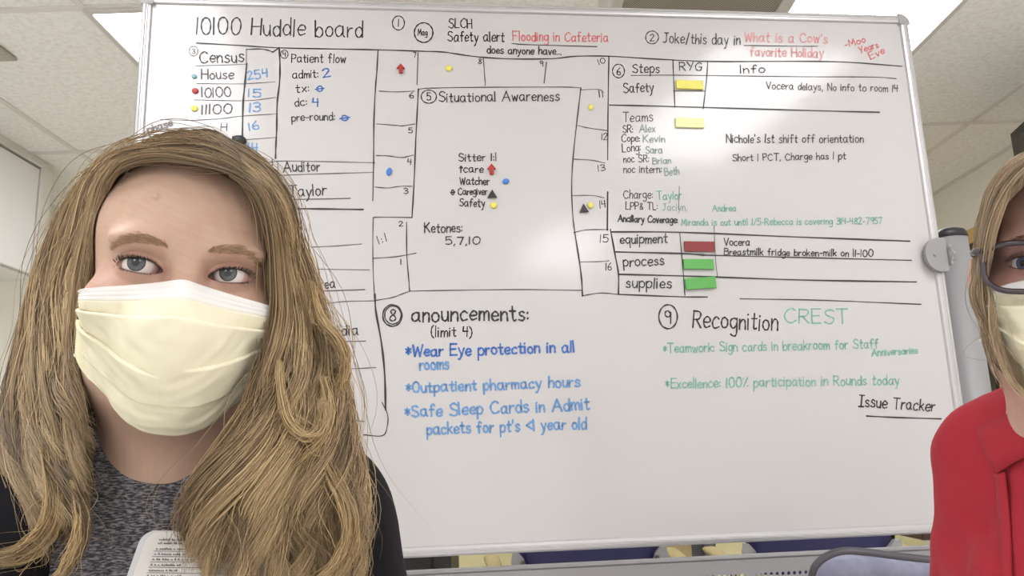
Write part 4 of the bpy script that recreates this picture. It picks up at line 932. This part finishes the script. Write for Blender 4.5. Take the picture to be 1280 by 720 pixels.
sh.append(hair_sheet([L0, L1, L2, L3], 6200, 54, .022, .0100, .125, HT, 11, m=44, H=W1, wave_from=.35, fly=.018))
# right: falls from the parting down past the cheek onto the chest
R0 = [(286,217,.526),(312,232,.529),(328,260,.535),(336,298,.543),(338,340,.549),(338,390,.553),(328,445,.543),(304,500,.528),(276,560,.515),(250,610,.505),(240,660,.498),(252,715,.49),(262,800,.485)]
R1 = [(292,204,.545),(332,232,.55),(350,285,.560),(358,345,.566),(362,400,.565),(356,455,.55),(336,515,.530),(308,580,.515),(292,640,.502),(286,690,.494),(292,735,.49),(300,800,.485)]
R2 = [(296,192,.562),(318,214,.57),(337,250,.576),(351,292,.582),(366,345,.584),(382,405,.58),(388,460,.565),(376,520,.542),(356,590,.522),(348,650,.508),(348,740,.495),(350,800,.49)]
R3 = [(290,182,.58),(314,203,.592),(335,234,.598),(355,278,.603),(377,335,.605),(398,405,.60),(414,455,.585),(412,520,.56),(402,590,.535),(402,650,.518),(398,700,.508),(390,800,.495)]
R4 = [(284,174,.595),(312,196,.606),(336,224,.61),(360,266,.616),(381,312,.618),(396,350,.617),(412,405,.612),(426,460,.60),(438,520,.58),(450,590,.555),(452,650,.535),(440,700,.522),(420,800,.51)]
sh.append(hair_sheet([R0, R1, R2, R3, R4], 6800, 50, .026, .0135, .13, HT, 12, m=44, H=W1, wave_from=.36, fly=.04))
# loose curls
def curl(pts, n, seed, amp=.003, w=7): 
    a = [(x-w*.5, y, d) for x, y, d in pts]; b = [(x+w*.5, y+w*.3, d+.004) for x, y, d in pts]
    return hair_sheet([a, b], n, 5, .004, amp, .09, ((138,112,78),(172,144,102),(208,180,134)), seed, m=40, back=False, spread=.18, fly=.04, wave_from=.3, root_dark=0)
sh.append(curl([(388,350,.575),(400,395,.572),(424,425,.572),(432,458,.572),(420,484,.57),(396,500,.565),(372,505,.56)], 170, 21, w=9))
sh.append(curl([(350,450,.54),(352,490,.532),(364,528,.526),(390,545,.524),(404,520,.53),(398,480,.54)], 110, 22, w=7))
sh.append(curl([(404,470,.56),(412,510,.548),(404,550,.535),(380,580,.525),(362,612,.515)], 150, 23, w=9))
sh.append(curl([(398,545,.545),(412,585,.53),(434,630,.515),(440,668,.508),(424,706,.503),(388,745,.50)], 300, 24, w=18))
sh.append(curl([(60,560,.54),(70,620,.525),(62,660,.52),(30,690,.518),(-25,705,.52)], 260, 26, w=20))
sh.append(curl([(92,600,.525),(100,650,.515),(88,700,.512),(70,735,.51)], 120, 27, w=9))
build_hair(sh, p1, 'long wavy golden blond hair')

# identification card with a paper list
cA = [cpt(189, 664, .522), cpt(350, 668, .522), cpt(160, 768, .485), cpt(372, 768, .485)]
eu = nrm((cA[1]-cA[0])+(cA[3]-cA[2])); ev_ = nrm((cA[0]+cA[1])-(cA[2]+cA[3])); ew = nrm(np.cross(eu, ev_)); ev_ = np.cross(ew, eu); ev_ = ev_ if ev_[2] > 0 else -ev_; o_ = (cA[0]+cA[1])/2-ev_*0.049
ew = ew if ew @ (CAM_POS-o_) > 0 else -ew
cw, chh = 0.088, 0.098
badge = empty('badge_card', o_-ew*0.003, 'white card with a printed name list hanging on the left woman\'s chest', 'badge')
m_card = mat('card_paper', srgb(186,181,176), 0.6); m_clear = mat('badge_sleeve', srgb(176,174,176), 0.25); m_print = mat('grey_print', srgb(60,56,56), 0.7)
MB().prism(rrect(cw, chh, .008), o_-ew*.001, eu, ev_, ew*.0016).build('card', m_card, badge)
MB().prism(rrect(cw+.008, chh+.004, .009), o_-ew*.0035-eu*.001, eu, ev_, ew*.002).build('sleeve', m_clear, badge, label='clear grey plastic sleeve')
rr_ = random.Random(4); pr = MB()
def flat_line(mb, a, b, wd):
    pa = o_+ew*.0011+eu*a[0]+ev_*a[1]; pb = o_+ew*.0011+eu*b[0]+ev_*b[1]; n_ = np.cross(ew, nrm(pb-pa))*wd/2
    mb.add([pa+n_, pb+n_, pb-n_, pa-n_], [(0,1,2,3)])
x0 = -cw/2+.009; rows = [chh/2-.0062, chh/2-.0086]+[chh/2-.0125-.0036*k for k in range(18)]
for k, yy in enumerate(rows):
    ww = .017 if k < 2 else rr_.uniform(.018, .027); xx = x0
    while xx < x0+ww:
        L = rr_.uniform(.0006, .0014); h_ = rr_.uniform(.0007, .0015); flat_line(pr, (xx, yy), (xx+L*.3, yy+h_), .00045); flat_line(pr, (xx+L*.3, yy+h_*.6), (xx+L, yy), .00045); xx += L+rr_.choice([.0003, .0003, .0012])
    if k >= 2: flat_line(pr, (x0-.001, yy-.0011), (cw/2-.010, yy-.0011), .0003)
for xq in (x0+.034, x0+.043): flat_line(pr, (xq, chh/2-.018), (xq, -chh/2+.01), .0002)
pr.build('printed_list', m_print, badge, kind='stuff')

# ---------------------------------------------------------------- right woman
W2 = Head(1340, 326, 0.62, -2, 3, 0)
p2 = empty('person', (W2.E[0], W2.E[1]+0.1, 0.0), 'woman in a red top with glasses and mask at the right edge', 'person')
build_head(W2, p2, ((186,148,133), (172,122,111), (150,106,104)), srgb(70,84,110), (-0.20, 1, -0.05), (112,82,70), moles=((-0.031, 0.045, .0018, .0006),), seed=7)
build_mask(W2, p2, seed=15)
T2_ = Torso(1341, 576, 0.64, -60)
def torso2(P, g=0.0):
    d = s_ell(P, (0, -0.09, -0.20), (0.150, 0.092, 0.23)); q = P.copy(); q[:, 0] = np.abs(q[:, 0])
    d = smin(d, s_cap(P, (0, -0.10, -0.30), (0, -0.10, -0.50), 0.12, 0.14), 0.08)
    d = smin(d, s_cap(q, (0.03, -0.105, 0.040), (0.112, -0.10, 0.002), 0.045, 0.050), 0.05)
    d = smin(d, s_ell(q, (0.065, -0.035, -0.16), (0.062, 0.058, 0.07)), 0.05)
    d = smin(d, s_ell(P, (0, -0.088, -0.03), (0.085, 0.062, 0.095)), 0.04)
    return d-g
def arm2(P, g):
    q = P.copy(); q[:, 0] = np.abs(q[:, 0])
    d = s_cap(q, (0.116, -0.10, -0.012), (0.160, -0.07, -0.28), 0.049, 0.043)
    return smin(d, s_cap(q, (0.160, -0.07, -0.28), (0.10, 0.12, -0.36), 0.042, 0.032), 0.02)-g
m_red = mat('red_knit', srgb(160,42,54), 0.88, spec=0.2, sheen=0.04, bump=(380, 0.35, 0.001, (1,1,1)))
def top2(P):
    d = smin(torso2(P, 0.008), arm2(P, 0.006), 0.022); hole = s_cap(P, (0, -0.08, 0.19), (0, -0.070, 0.095), 0.080, 0.058)
    d = smax(d, -hole, 0.006)
    d = d+0.0022*smooth_noise(P*np.array([1, 1, 1.3]), 50, 19)+0.0007*smooth_noise(P, 140, 23)
    # soft drag folds running down and in from the armpit
    a = (P[:, 2]+0.9*P[:, 0]); d = d+0.0034*np.sin(a*120+1.5*smooth_noise(P, 30, 3))*np.exp(-((P[:, 0]+.11)/.05)**2)*np.exp(-((P[:, 2]+.13)/.08)**2)
    return d
V, F = surface_nets(top2, (-0.28, -0.25, -0.64), (0.28, 0.20, 0.13), 0.0054); link('red_top', np_mesh('red_top', T2_.w(V), F), m_red, p2, label='red long sleeved top')
def on_torso2(px, py, lift):
    """point of the red top seen through a pixel, lifted off the cloth"""
    d = nrm(ray(px, py)); t = 0.35
    for _ in range(120):
        q = T2_.l(CAM_POS+d*t); s_ = smin(torso2(q, 0.008), arm2(q, 0.006), 0.022)[0]-lift; t += s_*0.7
    return CAM_POS+d*t
def cloth_patch(poly_rows, lift, name, m, parent, label=None, th=0.002):
    V = [[on_torso2(*p, lift) for p in crom(r_, 6)] for r_ in poly_rows]; n0 = min(len(v) for v in V); V = np.array([v[:n0] for v in V]); a, b = V.shape[:2]
    I = np.arange(a*b).reshape(a, b); F = np.stack([I[:-1, :-1], I[1:, :-1], I[1:, 1:], I[:-1, 1:]], -1).reshape(-1, 4)
    o = link(name, np_mesh(name, V.reshape(-1, 3), F), m, parent, label=label); md = o.modifiers.new('thickness', 'SOLIDIFY'); md.thickness = th; md.offset = 0; return o
cloth_patch([[(1222,536),(1250,522),(1285,508),(1330,500)], [(1226,556),(1254,541),(1288,526),(1330,520)], [(1236,575),(1262,560),(1292,546),(1330,540)], [(1246,592),(1268,578),(1296,566),(1330,560)]], 0.004, 'collar_flap', m_red, p2)
cloth_patch([[(1243,592),(1247,630),(1250,670),(1252,730)], [(1250,592),(1254,630),(1257,670),(1259,730)], [(1256,590),(1260,630),(1263,670),(1265,730)]], 0.003, 'placket', m_red, p2)
H2 = ((112,92,70), (164,140,110), (206,180,146)); sh = []
A0 = [(1330,196,.612),(1290,206,.606),(1262,236,.612),(1245,275,.63),(1236,315,.645),(1233,350,.655),(1236,390,.66),(1250,425,.66),(1268,455,.65),(1300,478,.64)]
A1 = [(1330,188,.635),(1282,196,.632),(1249,228,.645),(1233,275,.66),(1227,315,.668),(1225,350,.672),(1231,395,.67),(1244,435,.66),(1264,465,.645),(1298,490,.64)]
A2 = [(1330,182,.66),(1278,190,.66),(1243,226,.67),(1228,275,.68),(1222,318,.685),(1221,350,.685),(1228,395,.675),(1240,440,.66),(1258,472,.65),(1290,500,.64)]
sh.append(hair_sheet([A0, A1, A2], 3600, 36, .020, .0020, .14, H2, 31, m=30, H=W2, wave_from=.5, fly=0, rad=.0004))
B0 = [(1330,200,.612),(1400,215,.62),(1430,280,.64),(1436,350,.66),(1430,430,.64),(1410,500,.63)]
B1 = [(1330,184,.66),(1420,205,.67),(1452,280,.69),(1460,350,.69),(1450,430,.67),(1430,510,.65)]
sh.append(hair_sheet([B0, B1], 1200, 20, .02, .002, .14, H2, 32, m=20, H=W2, wave_from=.5, fly=0, rad=.0005))
Cc = [[(1262,250,.612),(1272,215,.62),(1300,190,.66),(1330,178,.70)], [(1300,212,.604),(1310,196,.62),(1325,182,.66),(1335,176,.70)], [(1360,206,.604),(1356,192,.62),(1345,182,.66),(1340,176,.70)], [(1408,240,.61),(1395,212,.62),(1370,190,.66),(1350,178,.70)]]
sh.append(hair_sheet(Cc, 1200, 30, .003, .001, .1, H2, 33, m=14, H=W2, fly=0, spread=.05))
def wisp(pts, n, seed):
    a = pts; b = [(x+4, y+2, d+.003) for x, y, d in pts]; return hair_sheet([a, b], n, 3, .003, .002, .12, H2, seed, m=30, back=False, spread=.2, fly=.2, root_dark=0)
sh.append(wisp([(1236,360,.65),(1240,410,.645),(1252,455,.64),(1276,490,.63),(1310,510,.62)], 40, 34)); sh.append(wisp([(1226,380,.67),(1232,430,.66),(1246,470,.65),(1262,500,.64)], 14, 35))
build_hair(sh, p2, 'straight dark blond hair')
# eyeglasses
m_gl = mat('smoky_acetate', srgb(64,54,60), 0.2, coat=0.4); m_lens = bpy.data.materials.new('clear_lens'); m_lens.use_nodes = True
lp_ = m_lens.node_tree.nodes['Principled BSDF']; lp_.inputs['Transmission Weight'].default_value = 1.0; lp_.inputs['Roughness'].default_value = 0.02; lp_.inputs['IOR'].default_value = 1.12; lp_.inputs['Base Color'].default_value = (0.96, 0.95, 0.97, 1)
glasses = None
def lens_outline(side, n=48, grow=0.0):
    P = []
    for k in range(n):
        a = 2*math.pi*k/n; c, s_ = math.cos(a), math.sin(a); rx, rz = .0265+grow, (.0185 if s_ > 0 else .0205)+grow
        ex = 2/2.6; px_ = math.copysign(abs(c)**ex, c)*rx; pz_ = math.copysign(abs(s_)**ex, s_)*rz
        px_ *= 1+0.05*s_; x = side*(.0335)+px_; P.append((x, .0135-3.2*(abs(x)-.008)**2*3.0*.35-0.02*max(0, abs(x)-.045), pz_-.004))
    return P
gm = MB()
for side in (-1, 1): gm.tube(W2.w(np.array(lens_outline(side))), (.0024), 10, closed=True)
gm.tube(W2.w(crom([(-.0085, .0140, .0035), (-.004, .0165, .006), (0, .0172, .0066), (.004, .0165, .006), (.0085, .0140, .0035)], 5)), .0019, 10)
for side in (-1, 1): gm.tube(W2.w(crom([(side*.060, .003, .0085), (side*.0655, -.003, .0090), (side*.0685, -.010, .0085)], 5)), [.0030]*11, 10)
glasses = gm.build('eyeglasses', m_gl, p2, label='smoky grey plastic eyeglasses')
for side in (-1, 1):
    o = lens_outline(side, 40, -.0012); c = np.mean(o, axis=0)+np.array([0, .0006, 0]); ring = [o, [tuple(np.array(q)*.5+c*.5+np.array([0, .0004, 0])) for q in o]]
    V = np.array(ring[0]+ring[1]+[tuple(c+np.array([0, .0005, 0]))]); F = [(k, (k+1)%40, 40+(k+1)%40, 40+k) for k in range(40)]+[(40+k, 40+(k+1)%40, 80) for k in range(40)]
    lb = MB(); lb.add(W2.w(V), F, True); lo_ = lb.build('lens', m_lens, glasses); md = lo_.modifiers.new('thickness', 'SOLIDIFY'); md.thickness = 0.0012
    tb = MB(); tb.tube(W2.w(crom([(side*.0690, -.010, .0085), (side*.0745, -.060, .0070), (side*.0790, -.098, .004), (side*.0780, -.118, -.018)], 6)), .0021, 10, flat=1.6); tb.build('temple', m_gl, glasses)
# ---------------------------------------------------------------- chairs behind the board
m_navy = mat('navy_plastic', srgb(38,36,84), 0.55); m_gplas = mat('chair_grey_plastic', srgb(158,158,160), 0.5); m_tanarm = mat('tan_arm_pad', srgb(176,160,118), 0.5); m_leg = mat('dark_steel', srgb(92,86,80), 0.4, metal=0.4)
def armchair(x, y, ry, label, first):
    """navy chair seen from the front of the board: its back panel faces the camera"""
    root_ = empty('armchair', (0, 0, 0), label, 'chair', 'navy chairs behind the whiteboard')
    W_, zb, zt = 0.50, 0.60, 0.90
    b = MB(); n = 14; V = []; 
    def shell(t, off): return [(W_/2*math.sin(a*1.5707), -0.03*(1-math.cos(a*1.2))*-1+off, z) for a in (0,) for z in (0,)]
    rows = 8; P = []
    for k in range(rows+1):
        z = zb+(zt-zb)*k/rows; hw = W_/2*(1-0.10*(k/rows)**3); P.append([(hw*q/7, 0.05*(q/7)**2-0.03*(k/rows), z) for q in range(-7, 8)])
    fr = [p for r_ in P for p in r_]; m_ = 15; bk = [(p[0]*.995, p[1]+0.03, p[2]) for p in fr]; F = []
    for k in range(rows):
        for q in range(m_-1):
            a = k*m_+q; F.append((a, a+1, a+m_+1, a+m_)); o = len(fr); F.append((o+a+1, o+a, o+a+m_, o+a+m_+1))
    o = len(fr)
    for k in range(rows):
        for q in (0, m_-1):
            a = k*m_+q; f = (a, a+m_, o+a+m_, o+a); F.append(f if q == 0 else f[::-1])
    for q in range(m_-1):
        F.append((q, o+q, o+q+1, q+1)); a = rows*m_+q; F.append((a, a+1, o+a+1, o+a))
    b.add(fr+bk, F, True); b.build('backrest', m_navy, root_)
    s_ = MB(); s_.box((0, 0.27, 0.46), (0.50, 0.46, 0.05), 0.02); s_.build('seat', m_navy, root_)
    for sx in (-1, 1):
        br = MB(); br.prism([(0.0, -0.12), (0.050, -0.12), (0.056, -0.03), (0.044, 0.012), (0.024, 0.035), (0.006, 0.038), (0.0, 0.01)], (sx*0.272, 0.028, zb+0.07), (-sx, 0.12, 0), (0, 0, 1), (0, -0.022, 0))
        br.build('back_bracket', m_gplas, root_)
        bo = MB(); bo.tube([(sx*0.232, 0.004, zb+0.07), (sx*0.232, -0.004, zb+0.07)], [0.009, 0.007], 10); bo.build('bolt', m_leg, root_)
        ap = MB(); ap.tube([(sx*0.315, 0.02, 0.635), (sx*0.33, 0.10, 0.655), (sx*0.335, 0.24, 0.660), (sx*0.33, 0.36, 0.650)], [0.016, 0.028, 0.030, 0.018], 12, flat=0.5); ap.build('armrest', m_tanarm, root_)
        lg = MB(); lg.tube([(sx*0.30, -0.06, 0.012), (sx*0.30, 0.03, 0.46), (sx*0.305, 0.05, 0.648)], 0.011, 10); lg.build('leg', m_leg, root_)
        lg = MB(); lg.tube([(sx*0.28, 0.50, 0.012), (sx*0.28, 0.45, 0.44), (sx*0.32, 0.34, 0.645)], 0.011, 10); lg.build('leg', m_leg, root_)
    root_.location = (x, y, 0); root_.rotation_euler = (0, 0, ry)
    return root_
CY = 2.85
def chair_x(px): return at_y(px, 692, CY)[0]
c1 = armchair(chair_x(738), CY, R(3), 'navy chair behind the whiteboard, left of the tan and grey locker', True)
c2 = c1.copy(); COL.objects.link(c2); c2.location.x = chair_x(1030); c2.rotation_euler.z = R(-2)
c2['label'] = 'navy chair behind the whiteboard, right of the tan and grey locker'
for ch in list(c1.children):
    q = ch.copy(); COL.objects.link(q); q.parent = c2; q.matrix_parent_inverse = ch.matrix_parent_inverse
# black cabinet, locker and floor lamp poles seen through the gap
pL, pR = at_y(470, 700, 3.0), at_y(563, 700, 3.0)
k = empty('black_cabinet', ((pL[0]+pR[0])/2, 3.2, 0), 'black cabinet seen under the left end of the whiteboard', 'cabinet')
m_bc = mat('black_laminate', srgb(24,22,24), 0.5); m_bs = mat('dark_brown_side', srgb(44,37,34), 0.5); w_ = pR[0]-pL[0]
MB().box(((pL[0]+pR[0])/2, 3.22, 0.48), (w_, 0.40, 0.94), 0.004).build('body', m_bs, k)
MB().box(((pL[0]+pR[0])/2-w_*.12, 3.01, 0.48), (w_*.74, 0.02, 0.90), 0.004).build('door', m_bc, k)
pa, pb_, pc = at_y(835.5, 690, 3.6), at_y(865, 690, 3.6), at_y(897, 690, 3.6)
k = empty('locker', ((pa[0]+pc[0])/2, 3.8, 0), 'tall tan and grey locker seen through the gap between the navy chairs', 'cabinet')
MB().box(((pa[0]+pb_[0])/2, 3.80, 0.90), (pb_[0]-pa[0], 0.40, 1.76), 0.004).build('tan_door', mat('tan_wood', srgb(176,158,112), 0.5), k)
MB().box(((pb_[0]+pc[0])/2, 3.80, 0.90), (pc[0]-pb_[0]-0.001, 0.36, 1.76), 0.004).build('grey_panel', mat('locker_grey', srgb(92,90,92), 0.4, metal=.2), k)
MB().tube([(pc[0]-0.035, 3.60, 0.05), (pc[0]-0.035, 3.60, 1.72)], 0.022, 12).build('grey_pipe', mat('pipe_grey', srgb(130,128,130), 0.4, metal=.2), k)
MB().box(((pa[0]+pc[0])/2, 3.80, 0.01), (pc[0]-pa[0]-.01, 0.36, 0.02)).build('plinth', m_bs, k)
# table edge beside the red sleeve
pt = at_y(1157, 668, 3.4)
k = empty('side_table', (pt[0]+0.42, 3.6, 0), 'dark brown table corner beside the right woman\'s red sleeve under the whiteboard', 'table')
MB().box((pt[0]+0.36, 3.60, pt[2]), (0.80, 0.5, 0.035), 0.004).build('tabletop', mat('dark_walnut', srgb(62,38,34), 0.45), k)
for sx in (0.04, 0.68):
    for sy in (3.40, 3.80):
        MB().tube([(pt[0]+sx-0.05*(sx < .3), sy, 0.0), (pt[0]+sx, sy, pt[2]-0.016)], 0.016, 10).build('leg', m_leg, k)

# ---------------------------------------------------------------- blue grey chair in front of the board
D_ = 1.18
tl_ = cpt(1020, 708, D_); tm = cpt(1052, 692.5, D_); tr_ = cpt(1165, 701, D_); te = cpt(1290, 704, D_)
fc = empty('office_chair', ((tm[0]+te[0])/2, tm[1]+0.2, 0), 'blue grey office chair back with dark rim, below the whiteboard at lower right', 'chair')
edge = crom([cpt(1012, 790, D_), cpt(1017, 725, D_), cpt(1026, 704, D_), cpt(1050, 692, D_), cpt(1080, 692.5, D_), cpt(1120, 697.5, D_), cpt(1165, 702, D_), cpt(1240, 705, D_), cpt(1330, 701, D_), cpt(1362, 704, D_), cpt(1386, 722, D_), cpt(1394, 790, D_)], 6)
lo_ = [cpt(1012, 790, D_)+np.array([0, 0, -0.24]), cpt(1030, 800, D_)+np.array([0, 0, -0.28]), cpt(1376, 800, D_)+np.array([0, 0, -0.28]), cpt(1394, 790, D_)+np.array([0, 0, -0.24])]
ring = np.vstack([edge, crom(lo_[::-1], 5)])
cen = ring.mean(0); m_bgf = mat('blue_grey_fabric', srgb(136,138,156), 0.9, noise=(30, srgb(120,121,140), (1,1,1), 0.4, 0.6), bump=(600, 0.3, 0.001, (1,1,1))); m_rim = mat('dark_rim', srgb(66,62,68), 0.5)
fwd = nrm((CAM_POS-cen)*np.array([1, 1, 0])); V = []; F = []; n = len(ring)
for s_, o_f in ((1.0, -.004), (0.985, .010), (0.94, .022), (0.7, .026), (0.35, .014), (0.02, .008)):
    V += [cen+(p-cen)*s_+fwd*o_f for p in ring]
for i in range(5):
    for q in range(n): r_ = (q+1)%n; F.append((i*n+q, i*n+r_, (i+1)*n+r_, (i+1)*n+q))
F.append(tuple(5*n+q for q in range(n)))
MB().add(V, F, True).build('backrest', m_bgf, fc)
MB().tube(ring, 0.0085, 10, closed=True).build('rim', m_rim, fc)
sc = np.array([cen[0], cen[1], 0])-fwd*0.27; sx_ = np.array([-fwd[1], fwd[0], 0])
bkm = MB(); bkm.add([cen+(p-cen)*.98-fwd*.006 for p in ring]+[cen+(p-cen)*.9-fwd*.03 for p in ring], [(q, (q+1)%n, n+(q+1)%n, n+q) for q in range(n)]+[tuple(range(n, 2*n))], True); bkm.build('back_shell', m_rim, fc)
MB().box((sc[0], sc[1], 0.46), (0.46, 0.44, 0.07), 0.03, (sx_, fwd, (0, 0, 1))).build('seat', m_bgf, fc)
MB().tube([np.array([sc[0], sc[1], 0.42])+fwd*.1, np.array([cen[0], cen[1], 0.44])-fwd*.05, np.array([cen[0], cen[1], 0.62])-fwd*.035], 0.022, 10).build('back_support', m_rim, fc)
MB().tube([(sc[0], sc[1], 0.07), (sc[0], sc[1], 0.43)], 0.028, 14).build('column', m_rim, fc)
for a in range(0, 360, 72):
    d_ = np.array([math.cos(R(a)), math.sin(R(a)), 0]); lg = MB().tube([np.array([sc[0], sc[1], 0.10]), np.array([sc[0], sc[1], 0.075])+d_*.27], [.022, .015], 8).build('leg', m_rim, fc)
    MB().lathe([(.008, -.018), (.024, -.016), (.027, 0), (.024, .016), (.008, .018)], np.array([sc[0], sc[1], 0.028])+d_*.275, 14, (d_, (0, 0, 1), np.cross(d_, (0, 0, 1)))).build('caster', m_rim, lg)
